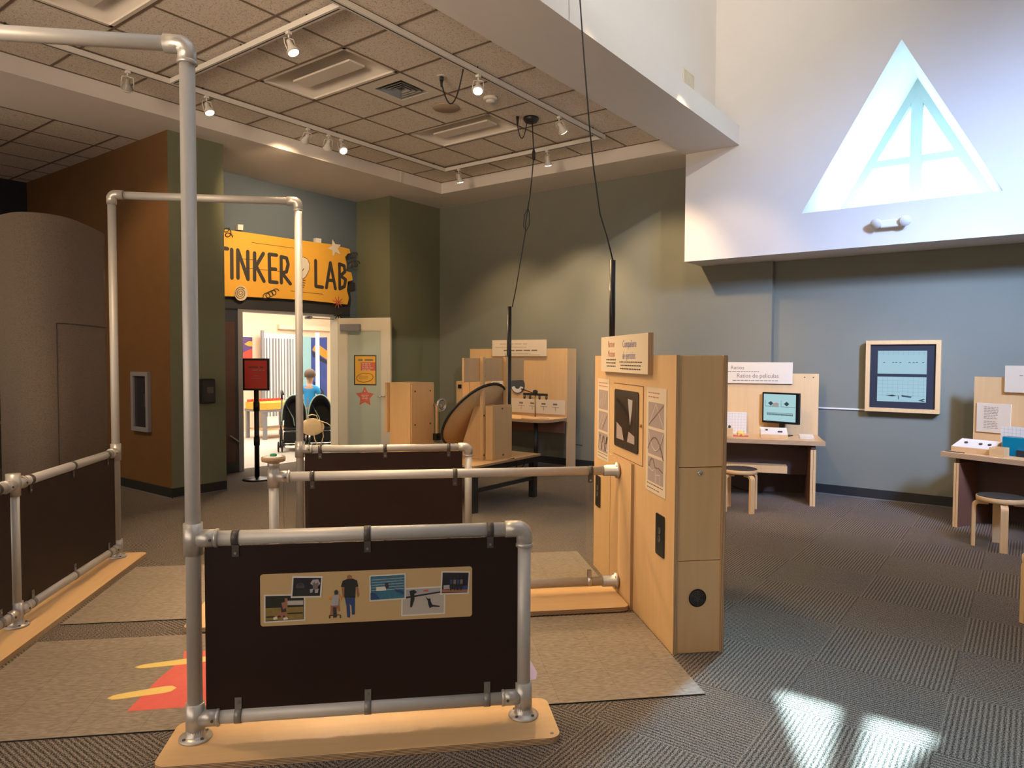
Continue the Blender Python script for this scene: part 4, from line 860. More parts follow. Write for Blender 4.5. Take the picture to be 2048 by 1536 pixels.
for a0, a1 in ((1.385, 1.52), (0.06, 0.19)):
    m = MB(KF(0)); m.prism(rrect(a0, a1, 0.483, 0.718, 0.012), 0.0, 0.006); o = m.build('sensor_plate', M['bezel'], t)
    m = MB(KF(0.006)); am = (a0 + a1) / 2
    m.lathe([(0.020, 0), (0.020, 0.003), (0.014, 0.003), (0.013, 0.001), (0, 0.001)], (am, 0.625, 0), 20); m.lathe([(0.020, 0), (0.020, 0.003), (0.014, 0.003), (0.013, 0.001), (0, 0.001)], (am, 0.58, 0), 20)
    m.build('sensor_eye', M['clip'], o)
m = MB(); m.cyl((0.068, 1.443, KZ), (0.068, 1.443, 2.32), 0.0215, 20); m.build('cable_pole', M['black'], t)
tag(MB().tube([EW(1.47, 5.008, 2.322), (-2.545, 4.565, 2.50), (-2.589, 4.54, 2.66), (-2.632, 4.515, 3.0), (-2.665, 4.499, 3.345), (-2.70, 4.48, 3.8), (-2.728, 4.464, 4.212), (-2.742, 4.455, 5.0), (-2.75, 4.45, 7.56)], 0.0055, 8).build('hanging_cable', M['rubber']), 'long black cord hanging down to the pole behind the kiosk sign', 'cord')

# ------------------------------------------------------------------ stools
def stool_proto(name, label, loc, rz, legs=4, group='low round plywood stools'):
    t = thing(name, label, 'stool', loc, rz, group)
    o = MB().lathe([(0.165, 0.398), (0.178, 0.402), (0.18, 0.418), (0.18, 0.438), (0.176, 0.442)], (0, 0, 0), 40).build('seat', M['plyflat'], t)
    MB().lathe([(0.172, 0.4405), (0.170, 0.446), (0.16, 0.4475), (0, 0.4475)], (0, 0, 0), 40).build('seat_top', M['asphalt'], t)['label'] = 'dark linoleum seat top'
    for k in range(legs):
        a = R(45 + 360 / legs * k); ca, sa = math.cos(a), math.sin(a)
        T = Matrix(((ca, -sa, 0, 0), (sa, ca, 0, 0), (0, 0, 1, 0), (0, 0, 0, 1))); m = MB(T)
        prof = [(0.205, 0.0), (0.205, 0.345)] + [(0.155 + 0.05 * math.cos(R(q)), 0.345 + 0.05 * math.sin(R(q))) for q in (15, 30, 45, 60, 75, 90)] + [(0.09, 0.395)]
        th = 0.026; w = 0.027; prev = None
        for i, (x, z) in enumerate(prof):
            a_ = prof[max(i - 1, 0)]; b_ = prof[min(i + 1, len(prof) - 1)]; d = Vector((b_[0] - a_[0], b_[1] - a_[1])).normalized(); nx, nz = -d.y, d.x
            row = [m._v((x, -w, z)), m._v((x, w, z)), m._v((x + nx * th, w, z + nz * th)), m._v((x + nx * th, -w, z + nz * th))]
            if prev:
                for q in range(4): m._f([prev[q], prev[(q + 1) % 4], row[(q + 1) % 4], row[q]])
            else: m._f(row)
            prev = row
        m._f(prev); m.build('leg', M['ply'], t)
    return t
st = stool_proto('stool', 'round plywood stool just right of the kiosk, under the left desk', (-2.475, 7.36, 0), R(12))
dup(st, (-0.205, 7.245, 0), R(-35), 'round plywood stool with dark seat in front of the right desk')
dup(st, (0.145, 5.15, 0), R(10), 'round plywood stool cut off by the right edge, only one leg showing')
dup(st, (-5.95, 7.55, 0), R(30), 'round plywood stool mostly hidden behind the tilted disc table')
def LT(t): return Matrix.Translation(-Vector(t.location))
# ------------------------------------------------------------------ tilted disc exhibit on its table
t = thing('work_table', 'low plywood table with black steel frame carrying the tilted disc', 'table', (-5.45, 6.05, 0)); T = LT(t)
X0, X1, Y0, Y1, ZT_ = -6.36, -4.55, 5.46, 6.66, 0.497
m = MB(T); m.box(X0, X1, Y0, Y1, ZT_ - 0.024, ZT_, edge='z'); m.build('tabletop', [M['plyflat'], M['edgeZ']], t)
m = MB(T)
for a in ((X0 + .03, X1 - .03, Y0 + .03, Y0 + .07), (X0 + .03, X1 - .03, Y1 - .07, Y1 - .03), (X0 + .03, X0 + .07, Y0 + .07, Y1 - .07), (X1 - .07, X1 - .03, Y0 + .07, Y1 - .07)): m.box(a[0], a[1], a[2], a[3], ZT_ - 0.09, ZT_ - 0.0245)
m.build('apron', M['black'], t)
for x in (X0 + .03, X1 - .10):
    for y in (Y0 + .03, Y1 - .10): MB(T).box(x, x + .07, y, y + .07, 0, ZT_ - 0.0905).build('leg', M['black'], t)
MB(T).box(X1 - .082, X1 - .052, Y0 + .10, Y1 - .10, 0.20, 0.24).build('stretcher', M['black'], t)
MB(T).tube([(-4.575, 6.05, 0.49), (-4.56, 6.15, 0.50), (-4.562, 6.22, 0.44), (-4.575, 6.20, 0.36), (-4.58, 6.28, 0.33), (-4.575, 6.36, 0.40), (-4.58, 6.40, 0.455)], 0.007, 8).build('cable', M['rubber'], t)
t = thing('disc_exhibit', 'large tilted plywood disc with black rim between two plywood boxes', 'exhibit', (-5.3, 6.05, ZT_)); T = LT(t)
c = Vector((-5.0, 6.0, 0.965)); n_ = Vector((-0.79, 0, 0.613)).normalized()
MB(T).lathe([(0.0, -0.012), (0.436, -0.012), (0.436, 0.012), (0.0, 0.012)], c, 56, n_).build('disc', M['plyflat'], t)
MB(T).tube([c + (Vector((0, 1, 0)) * math.cos(2 * math.pi * i / 56) + n_.cross(Vector((0, 1, 0))) * math.sin(2 * math.pi * i / 56)) * 0.444 for i in range(56)], 0.016, 10, True).build('rim', M['rubber'], t)['label'] = 'black rubber rim'
# wedge that carries the disc
S = plane_T((0, 6.21, 0), (1, 0, 0), (0, 0, 1))
m = MB(T @ S); m.prism([(-5.13, ZT_ + .001), (-4.905, 1.075), (-4.79, 1.075), (-4.79, ZT_ + .001)], 0, 0.33); m.build('wedge_box', M['ply'], t, bevel=0.003)
def bolts(parent, pts, d):
    for p in pts:
        MB(T).cyl(p, Vector(p) + Vector(d) * 0.004, 0.011, 10).build('bolt', M['clip'], parent)
o = MB(T).box(-4.745, -4.645, 5.878, 6.225, ZT_ + .001, 1.085).build('tower_box', M['ply'], t, bevel=0.004)
MB(T).box(-4.6448, -4.640, 5.90, 6.205, ZT_ + .02, 1.068).build('cover_plate', M['ply'], o)
bolts(o, [(-4.64, 6.04, 1.05), (-4.64, 6.06, ZT_ + .045)], (1, 0, 0))
for y in (5.838, 6.252):
    o = MB(T).box(-4.79, -4.748, y, y + 0.042, ZT_ + .001, 1.612).build('upright', M['ply'], t, bevel=0.003)
    if y < 6: bolts(o, [(-4.748, y + .02, 0.98), (-4.748, y + .02, 0.55)], (1, 0, 0))
o = MB(T).box(-4.815, -4.7905, 5.575, 6.65, 1.345, 1.598).build('crossbar', M['ply'], t, bevel=0.002)
bolts(o, [(-4.79, 5.92, 1.555), (-4.79, 5.92, 1.40)], (1, 0, 0))
o = MB(T).box(-6.25, -5.905, 5.90, 6.31, ZT_ + .001, 1.30).build('crank_box', M['ply'], t, bevel=0.004)
MB(T).box(-5.9048, -5.892, 5.915, 6.297, ZT_ + .03, 1.275).build('cover_plate', M['ply'], o, bevel=0.002)
bolts(o, [(-5.892, 5.97, 1.20), (-5.892, 6.23, 1.20), (-5.892, 5.97, 0.80), (-5.892, 6.23, 0.80)], (1, 0, 0))
MB(T).box(-6.29, -6.252, 5.86, 6.26, 0.70, 1.30).build('side_board', M['ply'], t, bevel=0.003)
m = MB(T); m.tube([(-5.80, 6.33 + 0.072 * math.cos(2 * math.pi * i / 24), 1.02 + 0.072 * math.sin(2 * math.pi * i / 24)) for i in range(24)], 0.016, 8, True); m.cyl((-5.89, 6.29, 1.02), (-5.79, 6.33, 1.02), 0.02, 12); m.box(-5.806, -5.796, 6.26, 6.40, 1.008, 1.032); m.build('hand_wheel', M['steel'], t)
MB(T).box(-5.81, -5.79, 6.235, 6.265, 0.64, 1.02).build('crank_arm', M['ply'], t)
m = MB(T); m.box(-5.83, -5.77, 6.21, 6.29, 0.60, 0.685); m.cyl((-5.77, 6.25, 0.64), (-5.42, 6.12, 0.72), 0.012, 10); m.build('crank_joint', M['black'], t)
m = MB(T); m.cyl((-4.76, 6.32, 1.06), (-4.76, 6.32, 2.18), 0.0255, 20); m.cyl((-4.765, 6.315, ZT_ + .001), (-4.765, 6.315, 1.63), 0.0335, 20); m.build('cable_pole', M['black'], t)
t = thing('hanging_cable', 'knotted black cord hanging from a black ceiling canopy to the disc exhibit', 'cord', (-4.57, 6.455, ZT)); T = LT(t)
MB(T).lathe([(0.085, 0.0), (0.088, -0.02), (0.07, -0.05), (0.035, -0.065), (0, -0.066)], (-4.57, 6.455, ZT - 0.0005), 28).build('canopy', M['black'], t)
def wob(p, a): return [(q[0] + a * math.sin(7.0 * i), q[1] + a * math.cos(5.0 * i), q[2]) for i, q in enumerate(p)]
m = MB(T); m.tube(wob([(-4.552, 6.45, 4.22), (-4.552, 6.471, 4.0), (-4.545, 6.476, 3.87), (-4.558, 6.465, 3.65), (-4.577, 6.453, 3.424), (-4.60, 6.44, 3.25), (-4.612, 6.428, 3.13), (-4.611, 6.43, 3.03), (-4.66, 6.39, 2.65), (-4.70, 6.36, 2.38), (-4.735, 6.335, 2.175)], 0.004), 0.006, 8); m.build('cable', M['rubber'], t)
m = MB(T); m.tube([(-4.60, 6.44, 3.30), (-4.582, 6.452, 3.22), (-4.585, 6.45, 3.09), (-4.612, 6.43, 3.02), (-4.635, 6.415, 3.08), (-4.628, 6.42, 3.2), (-4.60, 6.44, 3.27), (-4.59, 6.45, 3.36)], 0.0055, 8); m.build('knot', M['rubber'], t)
m = MB(T); m.lathe([(0.007, -0.06), (0.018, -0.04), (0.020, 0.03), (0.008, 0.07)], (-4.545, 6.476, 3.865), 12); m.build('plug_joint', M['rubber'], t)
m = MB(T); m.tube([(-4.67, 6.338, ZT - 0.09)] + catenary((-4.67, 6.338, ZT - 0.10), (-4.60, 6.42, ZT - 0.055), 0.16, 10), 0.0055, 8); m.cyl((-4.67, 6.338, ZT - 0.001), (-4.67, 6.338, ZT - 0.09), 0.018, 10, 0.010); m.build('feed_cable', M['rubber'], t)

# ------------------------------------------------------------------ round-cornered table exhibit against the far wall
t = thing('exhibit_station', 'plywood exhibit booth against the far wall with cream sign and curved table', 'exhibit', (-6.15, 8.36, 0)); T = LT(t)
MB(T).box(-7.06, -5.272, 8.362, 8.386, 0.70, 1.74).build('back_panel', M['ply'], t)
MB(T).box(-5.296, -5.272, 8.3865, 8.60, 0, 1.74).build('side_panel', M['ply'], t)
MB(T).box(-7.06, -7.036, 8.3865, 8.60, 0, 1.74).build('side_panel', M['ply'], t)
sp = MB(T).box(-6.60, -5.618, 8.338, 8.361, 1.628, 1.868).build('sign_panel', M['cream'], t, bevel=0.002)
SF = lambda y: T @ plane_T((0, y, 0), (1, 0, 0), (0, 0, 1))
m = MB(SF(8.3375)); paragraph(m, -6.54, -5.82, 1.762, 0.010, 1); paragraph(m, -6.36, -5.72, 1.668, 0.009, 2, 2.3); m.build('small_print', M['ink_soft'], sp)
m = MB(SF(8.3375)); wordline(m, -6.45, -5.95, 1.81, 0.034); m.build('faded_title', plain('faded_ink', (0.62, 0.48, 0.36, 1), 0.6), sp)
m = MB(SF(8.3375)); wordline(m, -6.38, -5.77, 1.714, 0.03); m.build('faded_title', M['ink_soft'], sp)
pts = [(-7.0, 8.36), (-7.0, 7.95)] + [(-6.83 + .17 * math.cos(R(a)), 7.97 + .17 * math.sin(R(a))) for a in (190, 210, 230, 250, 270)] + [(-6.4, 7.79), (-5.9, 7.785)] + [(-5.49 + .22 * math.cos(R(a)), 8.01 + .22 * math.sin(R(a))) for a in (270, 290, 310, 330, 350)] + [(-5.272, 8.10), (-5.272, 8.36)]
m = MB(T); m.prism(pts, 0.722, 0.76, 1); m.build('tabletop', [M['plyflat'], M['edgeZ']], t)
MB(T).box(-6.98, -5.30, 8.33, 8.36, 0.542, 0.7215).build('skirt', M['redbrown'], t)
for x in (-5.497, -6.75):
    m = MB(T); m.cyl((x, 7.92, 0.02), (x, 7.92, 0.7215), 0.03, 20); m.lathe([(0.15, 0.0), (0.15, 0.012), (0.04, 0.03), (0.03, 0.035)], (x, 7.92, 0), 24); m.build('leg', M['black'], t)
gp = MB(T).box(-6.35, -5.30, 8.352, 8.3615, 0.80, 1.005).build('graphic_strip', M['cream'], t)
m = MB(SF(8.3515))
for k in range(4): m.box(-6.12 + .2 * k, -6.0 + .2 * k, 0.90, 0.906, 0, 0.0005); m.box(-6.065 + .2 * k, -6.058 + .2 * k, 0.85, 0.90, 0, 0.0005); m.box(-6.10 + .2 * k, -6.03 + .2 * k, 0.93, 0.955, 0, 0.0005)
m.build('line_drawing', M['ink_soft'], gp)
m = MB(SF(8.361)); m.cyl((-6.13, 1.20, 0), (-6.13, 1.20, 0.012), 0.125, 36); dl = m.build('dial', M['gauge'], t)
m = MB(SF(8.3485)); 
m.prism([(-6.13 + 0.112 * math.cos(R(a)), 1.20 + 0.112 * math.sin(R(a))) for a in range(195, 346, 10)] + [(-6.13 + 0.055 * math.cos(R(a)), 1.20 + 0.055 * math.sin(R(a))) for a in range(345, 194, -10)], 0, 0.001); m.build('dial_scale', M['white'], dl)
MB(T).tube([(-6.06, 8.345, 1.15), (-5.83, 8.335, 1.09)], 0.008, 8).build('dial_pointer', M['black'], t)
cd = MB(T).box(-6.62, -6.42, 8.352, 8.361, 1.21, 1.30).build('label_card', M['paper'], t)
m = MB(SF(8.3515)); wordline(m, -6.60, -6.45, 1.265, 0.028); wordline(m, -6.60, -6.45, 1.228, 0.01); m.build('small_print', M['ink'], cd)
o = MB(T).box(-7.20, -7.065, 8.20, 8.36, 0.75, 1.24).build('switch_post', M['ply'], t, bevel=0.003)
MB(T).box(-7.16, -7.09, 8.192, 8.1998, 1.13, 1.19).build('switch', M['black'], o)
t = thing('balance_stand', 'small brass balance with dark crossbeam standing on the curved table', 'balance', (-5.565, 8.0, 0.7605))
MB().lathe([(0.19, 0.0), (0.195, 0.006), (0.19, 0.022), (0.0, 0.024)], (0, 0, 0), 36).build('base', M['plyflat'], t)
MB().cyl((0, 0, 0.022), (0, 0, 0.335), 0.010, 12).build('stem', M['brass'], t)
m = MB(); m.box(-0.20, 0.20, -0.012, 0.012, 0.32, 0.352); m.cyl((0, -0.02, 0.37), (0, 0.02, 0.37), 0.03, 16); m.build('beam', M['asphalt'], t)
for x in (-0.185, -0.09, 0.07, 0.185): MB().lathe([(0.016, 0.0), (0.018, -0.03), (0.012, -0.05), (0, -0.052)], (x, 0, 0.319), 12).build('weight', M['clip'], t)

# ------------------------------------------------------------------ two computer desks
def desk(label, loc, rz, x0, x1, px0, px1, bx0, bx1, sx0, sx1, sz0, sz1):
    t = thing('exhibit_desk', label, 'desk', loc, R(rz), 'plywood exhibit desks')
    m = MB(); m.box(x0, x1, 0, 0.70, 0.664, 0.71, edge='z'); m.build('desktop', [M['plyflat'], M['edgeZ']], t)
    for a, b in ((px0, px1),) + (((x0 + 0.1, x0 + 0.155),) if px0 < 0 and x0 < -0.5 else ((x1 - 0.155, x1 - 0.1),)):
        m = MB(); h = (b - a) / 2 - 0.0015
        m.box(a, a + h, 0.012, 0.62, 0, 0.615, edge='x'); m.box(b - h, b, 0.012, 0.62, 0, 0.615, edge='x'); m.build('side_panel', [M['redbrown'], M['plyflat']], t)
        MB().box(a + .006, b - .006, 0.03, 0.60, 0.6155, 0.6635).build('spacer', M['skirt'], t)
    a, b = (px0 - 1.2, px0 - 0.002) if px0 < 0 else (px1 + 0.002, px1 + 1.1)
    MB().box(a, b, 0.36, 0.384, 0.285, 0.6635).build('skirt', M['skirt'], t)
    MB().box(bx0, bx1, 0.662, 0.70, 0.7105, 1.432, edge='y').build('back_panel', [M['ply'], M['edgeY']], t)
    MB().box(bx0 + .02, bx1 - .02, 0.664, 0.698, 0.02, 0.6635).build('lower_back', M['skirt'], t)
    s_ = MB().box(sx0, sx1, 0.638, 0.6615, sz0, sz1).build('sign_panel', M['cream'], t, bevel=0.002)
    return t, s_
DF = lambda y: plane_T((0, y, 0), (1, 0, 0), (0, 0, 1))
t, s_ = desk('plywood desk by the wall, right of the kiosk, with a lit monitor', (-1.791, 8.059, 0), 19.8, -1.55, 0.0, -0.145, -0.09, -1.5, 0.0, -1.32, -0.288, 1.31, 1.563)
m = MB(DF(0.6375)); m.text('Ratios', 0.062, -0.985, 1.478, 0); m.build('title_lettering', M['ink_soft'], s_)['label'] = 'grey title Ratios'
m = MB(DF(0.6375)); m.text('Ratios de películas', 0.074, -0.915, 1.378, 0, squeeze=0.86); m.build('title_lettering', M['ink_soft'], s_)['label'] = 'grey title Ratios de películas'
m = MB(DF(0.6375)); wordline(m, -1.25, -0.66, 1.452, 0.010); wordline(m, -0.96, -0.45, 1.345, 0.011); m.build('small_print', M['ink'], s_)
for x in (-0.155, -0.06): MB(DF(0.6615)).cyl((x, 1.39, 0), (x, 1.39, 0.004), 0.008, 12).build('screw', M['clip'], t)
MB().box(-1.2, -0.366, 0.18, 0.355, 0.318, 0.40).build('under_shelf', M['ply'], t)
desk1 = t
def DW(d, p): return tuple(Matrix.Translation(d.location) @ Matrix.Rotation(d.rotation_euler.z, 4, 'Z') @ Vector(p))
# monitor on the left desk
t = thing('monitor', 'black framed lit monitor standing on the desk right of the kiosk', 'monitor', DW(desk1, (-0.42, 0.50, 0.7105)), R(-12))
b_ = MB().box(-0.225, 0.225, -0.02, 0.02, 0.142, 0.502).build('bezel', M['bezel'], t, bevel=0.004)
MB(DF(-0.0205)).box(-0.205, 0.188, 0.168, 0.482, 0, 0.001).build('screen', M['screen'], t)
m = MB(DF(-0.0217)); 
for a in (-0.185, 0.01): m.prism([(a + .035, .375), (a + .07, .40), (a + .10, .375), (a + .07, .345)], 0, .0005); m.box(a, a + .17, .336, .340, 0, .0005); m.box(a, a + .003, .336, .41, 0, .0005)
m.box(-.165, .16, .262, .266, 0, .0005)
for k in range(20): m.box(-.16 + .016 * k, -.15 + .016 * k, .236, .256, 0, .0005)
m.build('screen_marks', M['screen_ink'], t)
m = MB(DF(-0.0217)); m.prism([(-.10, .342), (-.085, .375), (-.04, .385), (-.018, .375), (-.018, .345)], 0, .0006); m.build('screen_picture', M['grey_print'], t)
m = MB(); m.box(-0.03, 0.03, 0.021, 0.05, 0.012, 0.30); m.prism(rrect(-0.11, 0.11, -0.06, 0.10, 0.02), 0, 0.012); m.build('stand', M['black'], t)
def sloped_box(name, label, loc, rz, w, d, h0, h1, knobs, cat='switch box'):
    t = thing(name, label, cat, loc, rz)
    m = MB(plane_T((-w / 2, 0, 0), (0, 1, 0), (0, 0, 1))); m.prism([(0, 0), (d, 0), (d, h1), (0, h0)], 0, w); m.build('body', M['ply'], t, bevel=0.002)
    u = Vector((0, d, h1 - h0)).normalized()
    o = MB(plane_T((0, 0, h0), (1, 0, 0), u)).box(-w / 2 + .004, w / 2 - .004, 0.004, math.hypot(d, h1 - h0) - .004, 0.0, 0.002).build('top_label', M['paper'], t)
    for kx, ky, kr in knobs:
        MB(plane_T((0, 0, h0), (1, 0, 0), u)).lathe([(kr, 0.0022), (kr, 0.012), (kr * .8, 0.014), (0, 0.014)], (kx, ky, 0), 16).build('knob', M['ink'], t)
    return t
sloped_box('control_box', 'cream topped control box with two black knobs below the desk monitor', DW(desk1, (-0.51, 0.17, 0.7105)), R(19.8), 0.29, 0.20, 0.042, 0.105, ((-0.075, .12, .014), (0.055, .075, .014), (0.078, .075, .014)))
tag(MB(plane_T((-0.07, 0, 0), (0, 1, 0), (0, 0, 1))).prism([(0, 0), (0.10, 0), (0.10, 0.05), (0, 0.02)], 0, 0.145).build('card_holder', M['cream'], None, DW(desk1, (-0.17, 0.20, 0.7108)), bevel=0.002), 'small sloped cream card holder near the right end of the monitor desk', 'card holder').rotation_euler = (0, 0, R(19.8))
def grid_panel(label, loc, rz, w, h):
    t = thing('grid_panel', label, 'panel', loc, rz)
    MB().box(-w / 2, w / 2, 0, 0.012, 0, h).build('board', M['paper'], t)
    m = MB(DF(-0.0002)); k = -w / 2 + 0.03
    while k < w / 2: m.box(k - .0008, k + .0008, 0.004, h - .004, 0, .0004); k += 0.034
    k = 0.03
    while k < h: m.box(-w / 2 + .004, w / 2 - .004, k - .0008, k + .0008, 0, .0004); k += 0.034
    m.build('grid_lines', M['grey_print'], t); return t
grid_panel('white gridded backdrop on the monitor desk, beside the kiosk edge', DW(desk1, (-0.96, 0.60, 0.7105)), R(19.8), 0.33, 0.255)
t = thing('toy_car', 'small yellow pull toy on a red mat at the left of the monitor desk', 'toy', DW(desk1, (-0.865, 0.30, 0.7105)), R(19.8))
MB().box(-0.085, 0.085, -0.05, 0.05, 0, 0.006).build('mat', M['red'], t)
m = MB(); m.sphere((0, 0, 0.036), 0.034, (1.35, 0.9, 0.9), 18, 12); m.cyl((-0.02, -0.028, 0.016), (-0.02, 0.028, 0.016), 0.010, 12); m.cyl((0.025, -0.028, 0.016), (0.025, 0.028, 0.016), 0.010, 12); m.build('body', M['yellow_paint'], t)
t = thing('wood_block', 'small plywood bin with a dark knob at the left edge of the monitor desk', 'box', DW(desk1, (-1.0, 0.22, 0.7105)), R(19.8))
MB().box(-0.05, 0.05, -0.04, 0.04, 0, 0.10).build('body', M['ply'], t, bevel=0.003); MB().sphere((0.01, 0, 0.114), 0.016).build('knob', M['ink'], t)
tag(MB().tube(catenary(DW(desk1, (-0.6, 0.62, 0.02)), DW(desk1, (-1.1, 0.60, 0.16)), 0.05, 10), 0.006, 6).build('power_cable', M['rubber']), 'black cable trailing on the carpet under the monitor desk', 'cable')

# right desk
t, s_ = desk('plywood desk with blue acrylic box at the right edge', (-0.716, 7.933, 0), -24, 0.0, 1.6, 0.122, 0.168, -0.05, 1.6, 0.24, 1.25, 1.285, 1.548)
desk2 = t
m = MB(DF(0.6375)); wordline(m, 0.37, 1.0, 1.452, 0.012); m.build('small_print', M['ink_soft'], s_)
nt_ = MB().box(-0.015, 0.298, 0.650, 0.6615, 0.875, 1.168).build('notice_sheet', M['cream'], t, bevel=0.001)
m = MB(DF(0.6495)); paragraph(m, 0.055, 0.20, 1.13, 0.0085, 8, 1.9); paragraph(m, 0.055, 0.20, 0.985, 0.0085, 5, 1.9); m.build('small_print', M['ink_soft'], nt_)
sloped_box('control_box', 'cream topped control box with three black knobs on the right desk', DW(desk2, (0.185, 0.17, 0.7105)), R(-24), 0.36, 0.19, 0.045, 0.112, ((-0.09, .10, .016), (0.045, .095, .016), (0.125, .095, .016)))
grid_panel('white gridded backdrop behind the blue box on the right desk', DW(desk2, (0.55, 0.40, 0.7105)), R(-24), 0.43, 0.262)
t = thing('acrylic_box', 'blue translucent acrylic box on the right desk', 'box', DW(desk2, (0.56, 0.31, 0.7105)), R(-24))
MB().box(-0.145, 0.145, -0.05, 0.05, 0, 0.175).build('body', M['teal_box'], t, bevel=0.006); MB().box(-0.02, 0.145, -0.058, -0.0505, 0, 0.06).build('dark_foot', M['navy'], t)
t = thing('wood_tray', 'open fronted small plywood tray on the right desk', 'tray', DW(desk2, (0.452, 0.14, 0.7105)), R(-24))
m = MB(); m.box(-.06, .06, -.05, .05, 0, .008); m.box(-.06, -.052, -.05, .05, .008, .085); m.box(.052, .06, -.05, .05, .008, .085); m.box(-.052, .052, .042, .05, .008, .085); m.box(-.052, .052, -.05, -.042, .008, .07); m.build('body', M['ply'], t)
tag(MB().box(-.09, .09, -.007, .007, 0, .008).build('marker_pen', M['clip'], None, DW(desk2, (0.10, 0.06, 0.711)), bevel=0.002), 'thin grey marker lying in front of the three-knob box', 'marker').rotation_euler = (0, 0, R(-24))

# monitor in a plywood frame on the wall, with its raceway
t = thing('wall_monitor', 'square plywood framed display on the right wall with two lit windows', 'monitor', (-1.18, 8.89, 1.415))
m = MB(); w, h, f_ = 0.366, 0.40, 0.045
for a in ((-w, w, h - f_, h), (-w, w, -h, -h + f_), (-w, -w + f_, -h + f_, h - f_), (w - f_, w, -h + f_, h - f_)): m.box(a[0], a[1], -0.10, 0, a[2], a[3], edge='y')
m.build('frame', [M['ply'], M['ply']], t, bevel=0.002)
MB().box(-w + f_, w - f_, -0.075, -0.02, -h + f_, h - f_).build('mount', M['matte_navy'], t)
for z0, z1, nm in ((0.028, 0.285, 'upper'), (-0.282, -0.005, 'lower')):
    o = MB(DF(-0.0755)).box(-0.245, 0.235, z0, z1, 0, 0.002).build('screen', M['screen_dim'], t); o['label'] = nm + ' lit window with grid lines'
    m = MB(DF(-0.0778)); lines = [z0 + (z1 - z0) * q for q in ((0.86, 0.93) if nm == 'upper' else (0.25, 0.4, 0.55, 0.7, 0.85))]
    for z in lines: m.box(-0.24, 0.23, z - .0009, z + .0009, 0, .0004)
    for k in range(9): m.box(-0.19 + .05 * k - .0009, -0.19 + .05 * k + .0009, (z0 + (z1 - z0) * .8) if nm == 'upper' else z0 + .06, z1 - .004, 0, .0004)
    m.build('grid_lines', M['screen_grid'], o)
    m = MB(DF(-0.0778))
    if nm == 'upper': 
        for a in (-.19, -.10, -.07, -.03, .06, .10, .13, .19): m.box(a, a + .02, 0.150, 0.158, 0, .0004)
    else:
        m.prism([(-.16, -.215), (-.09, -.205), (-.05, -.215), (-.09, -.225)], 0, .0004); m.prism([(.0, -.205), (.10, -.22), (.09, -.235), (.0, -.225)], 0, .0004); m.prism([(.16, -.262), (.21, -.24), (.23, -.245), (.20, -.258), (.23, -.272), (.21, -.275)], 0, .0004); m.box(-.035, -.028, -.255, -.215, 0, .0004)
    m.build('screen_marks', M['screen_ink'], o)
tag(MB().box(-2.12, -1.53, 8.874, 8.891, 1.015, 1.033).build('cable_raceway', M['white'], bevel=0.002), 'thin white cable raceway on the wall left of the square display', 'raceway')

# ------------------------------------------------------------------ carpeted column and left background
pl = [(-6.73, 2.12), (-6.57, 2.145), (-6.47, 2.22), (-6.43, 2.33), (-6.455, 2.45), (-6.53, 2.56), (-6.64, 2.67), (-6.86, 2.87), (-7.11, 3.05), (-7.26, 2.98), (-7.28, 2.75), (-7.2, 2.4), (-7.05, 2.2), (-6.9, 2.12)]
def smooth_loop(p, k=5):
    out = []; n = len(p)
    for i in range(n):
        p0, p1, p2, p3 = [Vector(p[(i + j) % n]) for j in (-1, 0, 1, 2)]
        for q in range(k):
            s_ = q / k; out.append(0.5 * ((2 * p1) + (-p0 + p2) * s_ + (2 * p0 - 5 * p1 + 4 * p2 - p3) * s_ ** 2 + (-p0 + 3 * p1 - 3 * p2 + p3) * s_ ** 3))
    return out
lp_ = smooth_loop(pl)
t = thing('carpeted_column', 'tall rounded grey-brown carpeted column behind the left railing', 'column', (-6.85, 2.55, 0)); T = LT(t)
m = MB(T); m.prism([(p.x, p.y) for p in lp_], 0, 2.75)
o = m.build('body', M['column_carpet'], t)
for p in o.data.polygons: p.use_smooth = abs(p.normal.z) < 0.5
# hatch: thin gap lines following the curved face
c0 = Vector((-6.9, 2.55)); k0, k1 = 3 * 5 + 2, 8 * 5
seg = [lp_[i] + (lp_[i] - c0).normalized() * 0.0015 for i in range(k0, k1 + 1)]
m = MB(T); m.tube([(p.x, p.y, 1.87) for p in seg], 0.004, 6); m.tube([(seg[0].x, seg[0].y, z) for z in (0.02, 0.9, 1.87)], 0.004, 6); m.build('hatch_joint', M['ink'], t)
t = thing('wall_mural', 'dusky photo mural at the far left edge behind the column', 'mural', (-11.778, 3.3, 0)); T = LT(t)
MB(T).box(-11.78, -11.765, 1.5, 3.80, 0.0, 3.3).build('board', M['purple_mural'], t)
WF = lambda x: T @ plane_T((x, 0, 0), (0, 1, 0), (0, 0, 1))
m = MB(WF(-11.7645)); m.prism([(1.6, 2.3), (2.4, 2.6), (3.75, 2.45), (3.75, 3.05), (1.6, 3.05)], 0, .001); m.build('sky_patch', plain('mural_pale', (0.60, 0.45, 0.42, 1), .7), t)
m = MB(WF(-11.7645)); m.prism([(1.6, 1.6), (3.75, 1.75), (3.75, 2.45), (2.4, 2.6), (1.6, 2.3)], 0, .001); m.build('hill_patch', plain('mural_haze', (0.17, 0.16, 0.20, 1), .7, var=.5, scale=3), t)
m = MB(WF(-11.7633)); m.prism([(2.9, 0.0), (3.72, 0.0), (3.70, 0.7), (3.62, 1.1), (3.66, 1.45), (3.5, 1.65), (3.3, 1.6), (3.2, 1.2), (2.95, .8)], 0, .001); m.build('dark_figure', M['ink'], t)
m = MB(WF(-11.762)); m.prism([(3.30, 0.52), (3.70, 0.66), (3.71, 0.70), (3.4, .62)], 0, .001); m.build('straw_patch', M['grass'], t)
